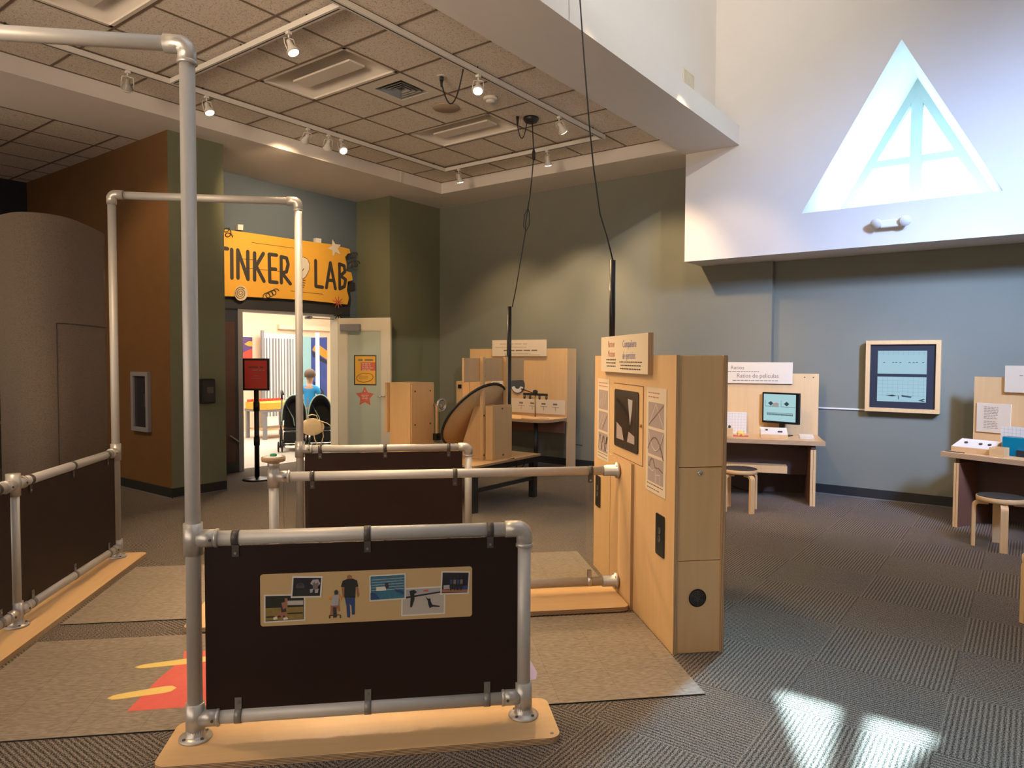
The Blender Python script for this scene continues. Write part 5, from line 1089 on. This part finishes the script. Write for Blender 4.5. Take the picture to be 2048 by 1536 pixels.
# cabinet on the ochre wall, dispenser on the olive face
t = thing('extinguisher_cabinet', 'grey metal wall cabinet with dark glass door on the ochre wall', 'cabinet', (-8.41, 4.0, 1.07))
m = MB()
for a in ((-.205, .205, .30, .35), (-.205, .205, -.35, -.30), (-.205, -.15, -.30, .30), (.15, .205, -.30, .30)): m.box(a[0], a[1], -.045, 0, a[2], a[3])
m.build('frame', M['frame_grey'], t, bevel=0.003)
MB().box(-.15, .15, -.02, -.006, -.30, .30).build('glass_door', M['tablet_glass'], t); MB().box(.10, .115, -.035, -.0205, -.06, .10).build('pull', M['steel'], t)
MB().box(-.148, .148, -.006, 0.0, -.298, .298).build('back', M['frame_dark'], t)
t = thing('dispenser', 'black wall dispenser on the olive wall beside the tall front pipe', 'dispenser', (-7.76, 4.40, 1.20))
MB().box(0, 0.10, -0.095, 0.085, -0.145, 0.145).build('housing', M['black'], t, bevel=0.02); MB().box(0.1005, 0.103, -0.03, 0.05, -0.02, 0.05).build('window', M['clip'], t)

# ------------------------------------------------------------------ sign over the doorway
t = thing('doorway_sign', 'yellow ragged board with black hand-drawn TINKER LAB letters over the doorway', 'sign', (-8.868, 6.4, 2.9)); T = LT(t)
XF = lambda x: T @ plane_T((x, 0, 0), (0, 1, 0), (0, 0, 1))
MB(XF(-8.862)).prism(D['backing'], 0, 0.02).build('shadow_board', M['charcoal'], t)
MB(XF(-8.815)).prism(D['board'], 0, 0.022).build('yellow_board', M['yellow'], t)
for k, ss in D['letters'].items():
    m = MB(XF(-8.7928))
    for i, q in enumerate(ss): m.stroke(q, 0.026, 0, 0.004 + 0.0006 * i)
    m.build('letter', M['ink'], t)['label'] = 'black letter ' + k
o = MB(XF(-8.7928)).prism(D['bulb'], 0, 0.006).build('light_bulb_cutout', M['paper'], t)
m = MB(XF(-8.7866))
bl = D['bulb']; m.stroke(bl + [bl[0]], 0.004, 0, 0.001)
for q in D['bulbbase']: m.stroke(q, 0.005, 0, 0.002)
m.build('bulb_outline', M['ink'], o)
for q in D['coils']:
    MB(T).tube([(-8.784 + 0.004 * math.sin(i), p[0], p[1]) for i, p in enumerate(q)], 0.006, 6).build('spring_drawing', M['ink'], t)
o = MB(XF(-8.7928)).prism(D['spiraldisc'], 0, 0.006).build('spiral_disc', M['cream'], t)
m = MB(XF(-8.7868)); m.stroke(D['spiral'], 0.006, 0, 0.001); m.build('spiral_line', M['grass'], o)
MB(XF(-8.79)).prism(D['star'], 0, 0.012).build('white_star', M['paper'], t)
m = MB(XF(-8.79))
for q in D['burst']: m.prism(q, 0, 0.008)
m.build('red_starburst', M['star_red'], t)
m = MB(XF(-8.835))
for q in D['burst2']: m.stroke(q, 0.008, 0, 0.003)
m.build('dark_starburst', M['ink'], t)
m = MB(XF(-8.7928))
for q in D['lines']: m.stroke(q, 0.0035, 0, 0.001)
m.build('crack_line', M['ink'], t)
for q in D['brackets']: MB(XF(-8.865)).prism(q, 0, 0.06).build('bracket', M['white'], t)
# ------------------------------------------------------------------ doorway: frame, open leaf, closed leaf
t = thing('trim_doorway', None, None, (-8.87, 6.41, 0)); t['kind'] = 'structure'; T = LT(t)
m = MB(T); m.box(-9.03, -8.845, DY0 - 0.075, DY0, 0, DZ + 0.06); m.build('jamb', M['frame_grey'], t)
MB(T).box(-9.03, -8.845, DY1, DY1 + 0.05, 0, DZ + 0.06).build('jamb', M['cream_paint'], t)
MB(T).box(-9.03, -8.845, DY0, DY1, DZ, DZ + 0.06).build('head', M['frame_grey'], t)
m = MB(T); m.box(-8.868, -8.845, 4.72, DY0 - 0.0755, 0.0, 2.24); m.build('dark_side_panel', M['frame_dark'], t)
m = MB(T); m.box(-8.8445, -8.835, 4.80, DY0 - 0.13, 0.15, 2.08); m.build('brown_side_panel', M['skirt'], t)
MB(T).tube([(-8.80, 5.35, 0.52), (-8.83, 5.50, 0.42)], 0.012, 8).build('kick_bar', M['frame_grey'], t)
m = MB(T); m.cyl((-9.0, 6.75, DZ - 0.03), (-8.86, 6.75, DZ - 0.03), 0.022, 12); m.tube([(-8.9, 6.75, DZ - 0.035), (-8.84, 7.16, DZ - 0.04)], 0.008, 6); m.build('closer_arm', M['frame_grey'], t)
d1 = thing('door_1', None, None, (-8.825, 7.25, 0), R(20)); d1['kind'] = 'structure'       # opened outwards; local x along the leaf
W, H_ = 0.905, 2.215
m = MB()
for a in ((0, 0.155, 0.012, H_), (W - 0.15, W, 0.012, H_), (0.155, W - 0.15, 0.012, 0.20), (0.155, W - 0.15, H_ - 0.19, H_)): m.box(a[0], a[1], -0.022, 0.022, a[2], a[3])
m.build('door_leaf', M['cream_paint'], d1)
MB().box(0.155, W - 0.15, -0.006, 0.006, 0.20, H_ - 0.19).build('glass_panel', M['frost'], d1)
m = MB()
for a in ((0.155, 0.170, 0.20, H_ - 0.19), (W - 0.165, W - 0.15, 0.20, H_ - 0.19), (0.17, W - 0.165, 0.20, 0.215), (0.17, W - 0.165, H_ - 0.205, H_ - 0.19)): m.box(a[0], a[1], -0.014, -0.0065, a[2], a[3])
m.build('glazing_bead', M['cream_paint'], d1)
o = MB().box(0.06, 0.40, -0.085, -0.0225, H_ - 0.20, H_ - 0.095).build('door_closer', M['frame_grey'], d1, bevel=0.006)
m = MB(); m.cyl((W - 0.07, -0.022, 1.0), (W - 0.07, -0.03, 1.0), 0.03, 20); m.cyl((W - 0.07, -0.03, 1.0), (W - 0.07, -0.07, 1.0), 0.01, 12); m.tube([(W - 0.07, -0.065, 1.0), (W - 0.13, -0.068, 1.0), (W - 0.20, -0.06, 0.995)], 0.01, 10); m.build('lever_handle', M['steel'], d1)
DP = plane_T((0, -0.0064, 0), (1, 0, 0), (0, 0, 1))
m = MB(DP); m.box(0.265, 0.655, 1.165, 1.635, 0, 0.001); p_ = m.build('poster', M['ink'], d1); p_['label'] = 'yellow poster with dark hand-drawn border'
MB(DP).box(0.285, 0.64, 1.185, 1.62, 0.0011, 0.0016).build('poster_sheet', M['yellow'], p_)
MB(DP).box(0.385, 0.64, 1.395, 1.525, 0.0017, 0.002).build('red_block', M['star_red'], p_)
m = MB(DP @ Matrix.Translation((0, 0, 0.0021))); paragraph(m, 0.41, 0.60, 1.50, 0.018, 4, 1.75); m.build('small_print', M['paper'], p_)
m = MB(DP @ Matrix.Translation((0, 0, 0.0017))); m.stroke([(0.455 + 0.145 * math.cos(R(a)), 1.285 + 0.07 * math.sin(R(a)) + 0.012 * math.cos(R(a))) for a in range(0, 361, 15)], 0.004, 0, .0004); paragraph(m, 0.35, 0.56, 1.305, 0.008, 3, 2.4); m.build('ring_drawing', M['redbrown'], p_)
m = MB(DP @ Matrix.Translation((0, 0, 0.0017))); wordline(m, 0.34, 0.60, 1.56, 0.045, 0, 0.0003); m.build('title_lettering', M['ink_soft'], p_)
st_ = [(0.455 + (0.165 if k % 2 == 0 else 0.085) * math.sin(math.pi * k / 5), 0.985 + (0.165 if k % 2 == 0 else 0.085) * math.cos(math.pi * k / 5)) for k in range(10)]
s_ = MB(DP).prism(st_, 0, 0.001).build('star_sticker', M['star_red'], d1); s_['label'] = 'red five-pointed star sticker'
m = MB(DP @ Matrix.Translation((0, 0, 0.0011))); paragraph(m, 0.39, 0.52, 1.01, 0.014, 3, 2.0, True); m.box(0.45, 0.46, 1.06, 1.085, 0, .0005); m.build('small_print', M['paper'], s_)

# ------------------------------------------------------------------ room beyond the doorway
struct(MB().box(-13.9, -9.02, 4.3, 12.0, -0.1, 0.004).build('floor_workshop', M['lab_floor']))
LX0 = -13.6
struct(MB().box(LX0 - 0.1, LX0, 4.3, 12.0, 0, 3.2).build('wall_workshop_west', M['lab_wall']))
struct(MB().box(LX0, -9.03, 11.9, 12.0, 0, 3.2).build('wall_workshop_north', M['lab_wall']))
struct(MB().box(LX0, -11.85, 4.68, 4.78, 0, 3.2).build('wall_workshop_south', M['lab_wall']))
struct(MB().box(LX0 - 0.1, -9.03, 4.68, 12.0, 3.0, 3.1).build('ceiling_workshop', M['lab_white']))
struct(MB().box(-9.03, -8.9, 9.21, 12.0, 0, 3.1).build('wall_workshop_east', M['lab_wall']))
LB = D['lab']
t = thing('wall_mural', 'purple and red mural panel seen at the left inside the doorway', 'mural', (LX0, 8.7, 1.2)); T = LT(t)
LF = lambda z: T @ plane_T((LX0 + z, 0, 0), (0, 1, 0), (0, 0, 1))
MB(LF(0.001)).prism(LB['purple'], 0, 0.02).build('board', M['mural_purple'], t); MB(LF(0.0212)).prism(LB['red'], 0, 0.001).build('red_shape', M['mural_red'], t); MB(LF(0.0212)).prism(LB['orange'], 0, 0.001).build('orange_shape', M['mural_orange'], t)
t = thing('wall_mural', 'blue mural with a yellow beam seen at the right inside the doorway', 'mural', (LX0, 10.8, 1.0)); T = LT(t)
MB(LF(0.001)).prism(LB['blue'], 0, 0.02).build('board', M['mural_blue'], t); MB(LF(0.0212)).prism(LB['yellowdark'], 0, 0.001).build('dark_beam', M['mural_navy'], t); MB(LF(0.0224)).prism(LB['yellow'], 0, 0.001).build('yellow_beam', M['mural_orange'], t); MB(LF(0.0212)).prism(LB['dark'], 0, 0.001).build('dark_shape', M['mural_navy'], t)
ww = LB['white']; y0, y1 = ww[0][0], ww[1][0]; zt_ = (ww[0][1] + ww[1][1]) / 2
t = thing('ribbed_screen', 'white vertically ribbed screen standing inside the bright room', 'screen', (LX0 + 0.15, (y0 + y1) / 2, 0)); T = LT(t)
MB(T).box(LX0 + 0.12, LX0 + 0.16, y0, y1, 0.006, zt_).build('backing', M['lab_white'], t)
m = MB(T); k = y0 + 0.03
while k < y1 - 0.03:
    m.box(LX0 + 0.1602, LX0 + 0.185, k, k + 0.022 * random.uniform(0.5, 1.6), 0.3, zt_ - 0.05); k += 0.075
m.build('ribs', M['frame_grey'], t)
m = MB(T); m.box(LX0 + 0.11, LX0 + 0.17, y0 - 0.05, y1 + 0.05, zt_, zt_ + 0.05); m.build('top_rail', M['white'], t)
for nm, lab in (('post', 'thin grey post at the left end of the white ribbed screen'), ('post2', 'pale post at the right end of the white ribbed screen')):
    q = LB[nm]; tag(MB().box(LX0 + 0.2, LX0 + 0.25, q[0][0], q[1][0], 0.005, q[0][1]).build('post', M['frame_grey'] if nm == 'post' else M['lab_white']), lab, 'post')
q = LB['teal']; tag(MB().box(LX0 + 0.002, LX0 + 0.06, q[0][0] + 0.1, q[1][0] - 0.05, 0.006, q[0][1]).build('teal_panel', M['teal']), 'teal panel behind the child in blue', 'panel')
q = LB['tube']; tag(MB().cyl((LX0 + 0.3, (q[0][0] + q[1][0]) / 2, 0.005), (LX0 + 0.3, (q[0][0] + q[1][0]) / 2, q[0][1]), 0.045, 20).build('glowing_tube', emit('tube_glow', (0.75, 0.95, 1, 1), 1.6)), 'upright glowing white tube in the bright room', 'light tube')
q = LB['shelf']; tag(MB().box(LX0 + 0.002, LX0 + 0.10, q[0][0], 11.5, q[0][1] - 0.10, q[0][1]).build('wall_ledge', M['lab_wall']), 'peach ledge along the top of the bright room wall', 'ledge')
# workshop table
t = thing('workshop_table', 'grey legged activity table with red and yellow top in the bright room', 'table', (-12.15, 8.32, 0.004), R(90))
MB().box(-0.42, 0.42, -0.33, 0.33, 0.53, 0.58).build('frame', M['frame_grey'], t)
m = MB(); m.prism(rrect(-0.43, 0.43, -0.34, 0.34, 0.08), 0.5805, 0.71); m.build('tabletop', M['yellow'], t)
m = MB()
for k in range(9): m.box(-0.41 + 0.092 * k, -0.355 + 0.092 * k, 0.20, 0.26, 0.7105, 0.76)
m.build('red_blocks', M['mural_red'], t)
for sx in (-1, 1):
    for sy in (-1, 1): MB().box(0.38 * sx - 0.03, 0.38 * sx + 0.03, 0.29 * sy - 0.03, 0.29 * sy + 0.03, 0, 0.5295).build('leg', M['frame_grey'], t)
MB().box(-0.35, 0.35, -0.26, 0.26, 0.17, 0.20).build('shelf', M['plyflat'], t)

# stroller facing the doorway
t = thing('stroller', 'black and grey double stroller parked just inside the doorway', 'stroller', (-10.12, 7.62, 0.004), R(52))
def arch(w, zt, zb, n=18):   # arch outline in xz
    return [(w * math.cos(math.pi * i / n), zb + (zt - zb) * math.sin(math.pi * i / n) ** 0.8) for i in range(n + 1)]
for s_ in (-1, 1):
    cx = 0.215 * s_; A_ = arch(0.205, 0.95, 0.50)
    m = MB(); prev = None
    for j, (yy, sc) in enumerate(((-0.16, 1.0), (-0.06, 1.0), (0.06, 0.97), (0.16, 0.86), (0.22, 0.62), (0.24, 0.2))):
        row = [m._v((cx + x * sc, yy, 0.50 + (z - 0.50) * sc)) for x, z in A_]
        if prev:
            for i in range(len(row) - 1):
                f = m._f([prev[i], prev[i + 1], row[i + 1], row[i]])
                if f: f.smooth = True
        prev = row
    m._f(prev); o = m.build('canopy', M['stroller_grey'], t, recalc=False); so = o.modifiers.new('solid', 'SOLIDIFY'); so.thickness = 0.008; so.offset = 1
    MB().tube([(cx + x, -0.165, z) for x, z in A_], 0.010, 8).build('canopy_piping', M['mint'], o)
    S_ = plane_T((0, 0.10, 0), (1, 0, 0), (0, 0, 1))
    MB(S_).prism([(cx + x * 0.9, 0.36 + (z - 0.50) * 1.0) for x, z in A_], 0, 0.03).build('seat_back', M['stroller_black'], t)
    m = MB(); m.box(cx - 0.18, cx + 0.18, -0.22, 0.08, 0.34, 0.39); m.build('seat', M['stroller_black'], t, bevel=0.02)
    MB().tube([(cx - 0.15, 0.06, 0.78), (cx - 0.02, -0.1, 0.55), (cx, -0.14, 0.42)], 0.008, 6).build('harness', M['mint'], t)
    m = MB(); m.box(cx - 0.17, cx + 0.17, -0.30, -0.20, 0.14, 0.34); m.build('foot_rest', M['stroller_black'], t, bevel=0.02)
m = MB()
for x in (-0.44, 0.0, 0.44): m.tube([(x, -0.34, 0.10), (x, -0.18, 0.36), (x, 0.10, 0.62), (x, 0.30, 0.86)], 0.013, 8); m.tube([(x, 0.28, 0.10), (x, 0.05, 0.36), (x, -0.18, 0.42)], 0.012, 8)
m.tube([(-0.44, -0.34, 0.12), (0.44, -0.34, 0.12)], 0.012, 8); m.tube([(-0.44, 0.26, 0.13), (0.44, 0.26, 0.13)], 0.012, 8); m.build('frame', M['black'], t)
for x in (-0.44, 0.44): 
    m = MB(); m.tube([(x, 0.30, 0.86), (x * 1.02, 0.36, 0.96), (x * 1.02, 0.42, 1.0), (x, 0.50, 0.97), (x * 0.97, 0.52, 0.92)], 0.018, 8); m.build('handle', M['rubber'], t)
for x in (-0.44, 0.0, 0.44):
    for y in (-0.34, 0.28):
        m = MB()
        for dx in (-0.03, 0.03):
            m.tube([(x + dx, y + 0.078 * math.cos(2 * math.pi * i / 20), 0.09 + 0.078 * math.sin(2 * math.pi * i / 20)) for i in range(20)], 0.012, 8, True)
            for k in range(3):
                a = R(60 * k); m.tube([(x + dx, y - 0.07 * math.cos(a), 0.09 - 0.07 * math.sin(a)), (x + dx, y + 0.07 * math.cos(a), 0.09 + 0.07 * math.sin(a))], 0.007, 5)
        m.cyl((x - 0.04, y, 0.09), (x + 0.04, y, 0.09), 0.012, 10); m.build('wheel', M['rubber'], t)
m = MB(); m.box(-0.40, 0.40, -0.30, 0.22, 0.15, 0.17); m.build('basket', M['stroller_black'], t)
m = MB()
for k in range(7): m.box(-0.42 + 0.125 * k, -0.355 + 0.125 * k, -0.318, -0.303, 0.10, 0.135)
m.build('white_bumper', M['white'], t)
# tan bag on the stroller
t = thing('tote_bag', 'tan canvas bag with dangling straps hung on the front of the stroller', 'bag', (-9.81, 7.48, 0.33), R(52))
m = MB(); m.sphere((0, -0.13, 0.10), 0.17, (1.15, 0.42, 0.86), 22, 14); m.build('body', M['canvas'], t)
m = MB(); m.tube([(-0.09, -0.14, 0.22), (-0.07, -0.15, 0.29), (0, -0.155, 0.31), (0.07, -0.15, 0.29), (0.09, -0.14, 0.22)], 0.02, 8, flat=0.008); m.build('handle', M['canvas'], t)
for pts in ([(0.02, -0.19, 0.02), (0.04, -0.2, -0.1), (0.09, -0.2, -0.22)], [(0.16, -0.15, 0.1), (0.18, -0.17, -0.06), (0.13, -0.19, -0.22)], [(0.12, -0.14, 0.2), (0.24, -0.15, 0.16), (0.34, -0.13, 0.08)]):
    MB().tube(pts, 0.022, 8, flat=0.008).build('strap', M['canvas'], t)

# child in a blue shirt, seen from behind
def skinned(name, joints, edges, root, mat, parent, lvl=2):
    me = bpy.data.meshes.new(name); ks = list(joints); ix = {k: i for i, k in enumerate(ks)}
    me.from_pydata([joints[k][0] for k in ks], [(ix[a], ix[b]) for a, b in edges], [])
    o = bpy.data.objects.new(name, me); COL.objects.link(o)
    sk = o.modifiers.new('skin', 'SKIN'); sk.use_smooth_shade = True
    for k in ks:
        r = joints[k][1]; r = r if isinstance(r, tuple) else (r, r); v = me.skin_vertices[0].data[ix[k]]; v.radius = r; v.use_root = (k == root)
    sb = o.modifiers.new('sub', 'SUBSURF'); sb.levels = lvl; sb.render_levels = lvl
    me.materials.append(mat)
    dg = bpy.context.evaluated_depsgraph_get(); dg.update(); ev = bpy.data.meshes.new_from_object(o.evaluated_get(dg))
    bpy.data.objects.remove(o); n = bpy.data.objects.new(name, ev); COL.objects.link(n); n.parent = parent
    return n
t = thing('person', 'child with sandy hair in a bright blue shirt standing behind the stroller', 'person', (-11.0, 8.33, 0.004), R(40))
J = {'pel': ((0, 0, 0.66), (0.10, 0.075)), 'wst': ((0, 0, 0.76), (0.095, 0.07)), 'chs': ((0, 0.0, 0.93), (0.11, 0.075)), 'sh': ((0, 0, 1.03), (0.09, 0.06)), 'nk': ((0, 0.01, 1.09), 0.04), 'hd0': ((0, 0.02, 1.17), (0.07, 0.078)), 'hd': ((0.005, 0.03, 1.25), (0.075, 0.088)), 'hd2': ((0.008, 0.03, 1.32), (0.05, 0.055)),
     'hL': ((-0.07, 0, 0.62), 0.075), 'kL': ((-0.075, 0.01, 0.35), 0.05), 'aL': ((-0.075, -0.01, 0.07), 0.034), 'fL': ((-0.08, 0.10, 0.03), 0.03),
     'hR': ((0.07, 0, 0.62), 0.075), 'kR': ((0.075, 0.01, 0.35), 0.05), 'aR': ((0.075, -0.01, 0.07), 0.034), 'fR': ((0.08, 0.10, 0.03), 0.03),
     'sL': ((-0.13, 0, 1.02), 0.042), 'eL': ((-0.17, 0.02, 0.82), 0.034), 'wL': ((-0.13, 0.15, 0.72), 0.025), 'pL': ((-0.12, 0.20, 0.70), (0.026, 0.016)),
     'sR': ((0.13, 0, 1.02), 0.042), 'eR': ((0.17, 0.02, 0.82), 0.034), 'wR': ((0.13, 0.15, 0.72), 0.025), 'pR': ((0.12, 0.20, 0.70), (0.026, 0.016))}
for sd, sx in (('L', -1), ('R', 1)):
    for i in range(4):
        J['f%s%d' % (sd, i)] = ((0.12 * sx + (i - 1.5) * 0.013, 0.225, 0.695), 0.008); J['g%s%d' % (sd, i)] = ((0.12 * sx + (i - 1.5) * 0.014, 0.255 - 0.004 * abs(i - 1), 0.68), 0.007)
    J['t%s' % sd] = ((0.12 * sx - 0.035 * sx, 0.21, 0.71), 0.008)
E_ = [('pel', 'wst'), ('wst', 'chs'), ('chs', 'sh'), ('sh', 'nk'), ('nk', 'hd0'), ('hd0', 'hd'), ('hd', 'hd2')]
for sd in 'LR':
    E_ += [('pel', 'h' + sd), ('h' + sd, 'k' + sd), ('k' + sd, 'a' + sd), ('a' + sd, 'f' + sd), ('sh', 's' + sd), ('s' + sd, 'e' + sd), ('e' + sd, 'w' + sd), ('w' + sd, 'p' + sd), ('p' + sd, 't' + sd)] + [('p' + sd, 'f%s%d' % (sd, i)) for i in range(4)] + [('f%s%d' % (sd, i), 'g%s%d' % (sd, i)) for i in range(4)]
body = skinned('body', J, E_, 'pel', M['skin'], t)
JS = {'w': ((0, 0, 0.60), (0.125, 0.10)), 'w2': ((0, 0, 0.76), (0.118, 0.092)), 'c': ((0, 0, 0.93), (0.13, 0.095)), 's': ((0, 0, 1.03), (0.105, 0.078)), 'n': ((0, 0.005, 1.075), (0.055, 0.052)),
      'L': ((-0.14, 0, 1.015), 0.06), 'L2': ((-0.168, 0.012, 0.89), 0.055), 'R': ((0.14, 0, 1.015), 0.06), 'R2': ((0.168, 0.012, 0.89), 0.055)}
skinned('shirt', JS, [('w', 'w2'), ('w2', 'c'), ('c', 's'), ('s', 'n'), ('s', 'L'), ('L', 'L2'), ('s', 'R'), ('R', 'R2')], 'w', M['shirt'], t)
JT = {'p': ((0, 0, 0.64), (0.112, 0.088))}
for sd, sx in (('L', -1), ('R', 1)): JT['h' + sd] = ((0.075 * sx, 0, 0.57), 0.083); JT['k' + sd] = ((0.078 * sx, 0.01, 0.34), 0.065); JT['a' + sd] = ((0.078 * sx, -0.005, 0.10), 0.055)
skinned('trousers', JT, [('p', 'hL'), ('hL', 'kL'), ('kL', 'aL'), ('p', 'hR'), ('hR', 'kR'), ('kR', 'aR')], 'p', M['denim'], t)
m = MB(); m.sphere((0.006, 0.012, 1.265), 0.118, (0.92, 1.0, 0.98), 20, 14)
for v in list(m.bm.verts):
    if v.co.z < 1.20 or (v.co.y > 0.07 and v.co.z < 1.32): m.bm.verts.remove(v)
m.build('hair', M['hair'], t)
m = MB(); m.sphere((-0.03, 0.118, 1.245), 0.010); m.sphere((0.04, 0.118, 1.245), 0.010); m.build('eyes', M['ink'], t)
m = MB(); m.sphere((0.005, 0.125, 1.22), 0.013, (0.8, 1, 1.2)); m.sphere((0.005, 0.112, 1.185), 0.016, (1.3, 0.5, 0.4)); m.sphere((-0.083, 0.03, 1.235), 0.018, (0.4, 0.8, 1.2)); m.sphere((0.093, 0.03, 1.235), 0.018, (0.4, 0.8, 1.2)); m.build('face_features', M['skin'], t)

# free-standing notice in front of the doorway
t = thing('notice_stand', 'black floor stand holding a red notice in front of the doorway', 'sign stand', (-8.10, 5.30, 0), R(37))
MB().lathe([(0.185, 0.0), (0.185, 0.008), (0.15, 0.02), (0.05, 0.034), (0.04, 0.04)], (0, 0, 0), 36).build('base', M['black'], t)
m = MB(); m.cyl((0, 0, 0.035), (0, 0, 1.17), 0.031, 24); m.cyl((0, 0, 0.45), (0, 0, 0.56), 0.038, 24); m.cyl((0, 0, 0.90), (0, 0, 1.02), 0.039, 24); m.build('pole', M['black'], t)
o = MB().box(-0.17, 0.17, -0.015, 0.012, 1.165, 1.582).build('frame', M['black'], t, bevel=0.003)
MB(DF(-0.0155)).box(-0.145, 0.145, 1.19, 1.555, 0, 0.001).build('notice_sheet', M['red'], o)
m = MB(DF(-0.0167)); wordline(m, -0.09, 0.10, 1.468, 0.030, 0, .0004); m.build('dark_title', M['redbrown'], o)
m = MB(DF(-0.0167)); wordline(m, -0.045, 0.115, 1.428, 0.019, 0, .0004); wordline(m, -0.02, 0.03, 1.355, 0.009, 0, .0004); wordline(m, -0.06, 0.06, 1.325, 0.009, 0, .0004); m.build('small_print', M['grey_print'], o)

# ------------------------------------------------------------------ light
def lamp(kind, name, loc, energy, col, aim=None, size=None, spot=None, blend=0.6, soft=0.06):
    l = bpy.data.lights.new(name, kind); l.energy = energy; l.color = col
    o = bpy.data.objects.new(name, l); COL.objects.link(o); o.location = loc
    if aim is not None: o.rotation_euler = (Vector(aim) - Vector(loc)).to_track_quat('-Z', 'Y').to_euler()
    if kind == 'SPOT': l.spot_size = R(spot or 60); l.spot_blend = blend; l.shadow_soft_size = soft
    if kind == 'AREA': l.shape = 'RECTANGLE'; l.size, l.size_y = size
    if kind == 'POINT': l.shadow_soft_size = soft
    return o
WARM = (1.0, 0.68, 0.38)
PW = [200, 270, 150, 150, 400, 270, 260, 200, 130, 0]
SZ = [70, 75, 80, 80, 75, 75, 62, 75, 80, 60]
for i, (p, a, lit) in enumerate(LAMPS):
    if PW[i]: lamp('SPOT', 'track_beam', p, PW[i], WARM, a, spot=SZ[i])
# further track lamps that the frame cuts off, behind and above the viewer
for p, a, e, s_ in (((-4.18, 1.6, 4.1), (-1.6, 3.9, 0.6), 115, 70), ((-4.18, 0.9, 4.1), (-4.2, 3.4, 0.0), 230, 80), ((-2.7, 6.4, 4.25), (-3.2, 8.8, 1.5), 75, 60),
                    ((-2.75, 4.6, 4.3), (-2.0, 8.3, 0.6), 250, 45), ((0.9, 4.2, 4.9), (-1.6, 8.5, 0.8), 220, 42), ((1.6, 4.6, 4.9), (-0.2, 7.6, 0.7), 170, 50), ((-6.9, 1.2, 4.05), (-8.2, 5.2, 1.2), 240, 55)):
    lamp('SPOT', 'track_beam', p, e, WARM, a, spot=s_)
# added spots without fixtures, out of view, that brighten the ceiling
lamp('SPOT', 'added_uplight', (-1.6, -2.8, 2.9), 1900, (1.0, 0.74, 0.50), (-4.9, 4.0, 6.3), spot=64, blend=1.0, soft=0.9)
lamp('SPOT', 'added_uplight', (-9.6, 0.2, 2.6), 110, (1.0, 0.74, 0.50), (-5.4, 4.6, 5.6), spot=70, blend=1.0, soft=0.9)
# daylight: sun and sky through the triangular window, then added fill lamps
sun = bpy.data.lights.new('sun', 'SUN'); sun.energy = 58; sun.angle = R(0.7); sun.color = (0.60, 0.86, 1.0)
so = bpy.data.objects.new('sun', sun); COL.objects.link(so)
so.rotation_euler = Vector((0.093, -1.0, -0.669)).to_track_quat('-Z', 'Y').to_euler()
haze = bpy.data.lights.new('bright_haze_round_the_sun', 'SUN'); haze.energy = 230; haze.angle = R(22); haze.color = (0.40, 0.72, 1.0)
ho = bpy.data.objects.new('bright_haze_round_the_sun', haze); COL.objects.link(ho); ho.rotation_euler = so.rotation_euler
w = bpy.data.worlds.new('world'); scene.world = w; w.use_nodes = True
bg = w.node_tree.nodes['Background']; bg.inputs['Color'].default_value = (0.50, 0.86, 1.0, 1); bg.inputs['Strength'].default_value = 2.6
lamp('AREA', 'added_atrium_fill', (0.4, 2.6, 7.5), 60, (0.80, 0.87, 1.0), (0.4, 2.6, 0), (4.5, 6.0))  # added overhead fill
lamp('AREA', 'added_cool_fill', (3.5, 3.4, 5.2), 150, (0.36, 0.55, 1.0), (-0.8, 8.9, 1.9), (1.2, 1.2)).data.spread = R(46)  # added cool fill for the right wall; the east wall has no opening
lamp('SPOT', 'added_atrium_spot', (2.2, 2.0, 6.8), 60, (0.76, 0.84, 1.0), (0.6, 8.2, 5.6), spot=60, blend=1.0)  # added cool spot without a fixture, brightens the upper north wall
lamp('SPOT', 'added_atrium_spot', (2.6, 2.5, 6.4), 1100, (1.0, 0.95, 0.84), (-3.15, 6.2, 5.6), spot=60, blend=1.0)  # added spot without a fixture, brightens the high white wall
lamp('AREA', 'added_south_fill', (-3.5, -3.1, 2.2), 150, (1.0, 0.82, 0.68), (-3.5, 5, 1.6), (8.0, 2.6))  # added soft fill behind the viewer; the south wall has no window
lamp('AREA', 'workshop_ceiling_light', (-11.3, 8.2, 2.95), 270, (1.0, 0.90, 0.78), (-11.3, 8.2, 0), (3.2, 4.5))
lamp('AREA', 'gallery_ceiling_light', (-9.6, 0.5, 4.0), 26, (1.0, 0.75, 0.5), (-9.6, 0.5, 0), (1.5, 3.0))

vs = scene.view_settings
vs.view_transform = 'Standard'; vs.look = 'None'; vs.gamma = 1.0; vs.use_curve_mapping = False; vs.exposure = 0.0
scene.cycles.max_bounces = 8; scene.cycles.diffuse_bounces = 5; scene.cycles.glossy_bounces = 4; scene.cycles.transparent_max_bounces = 10
scene.cycles.use_denoising = True; scene.cycles.sample_clamp_indirect = 6.0
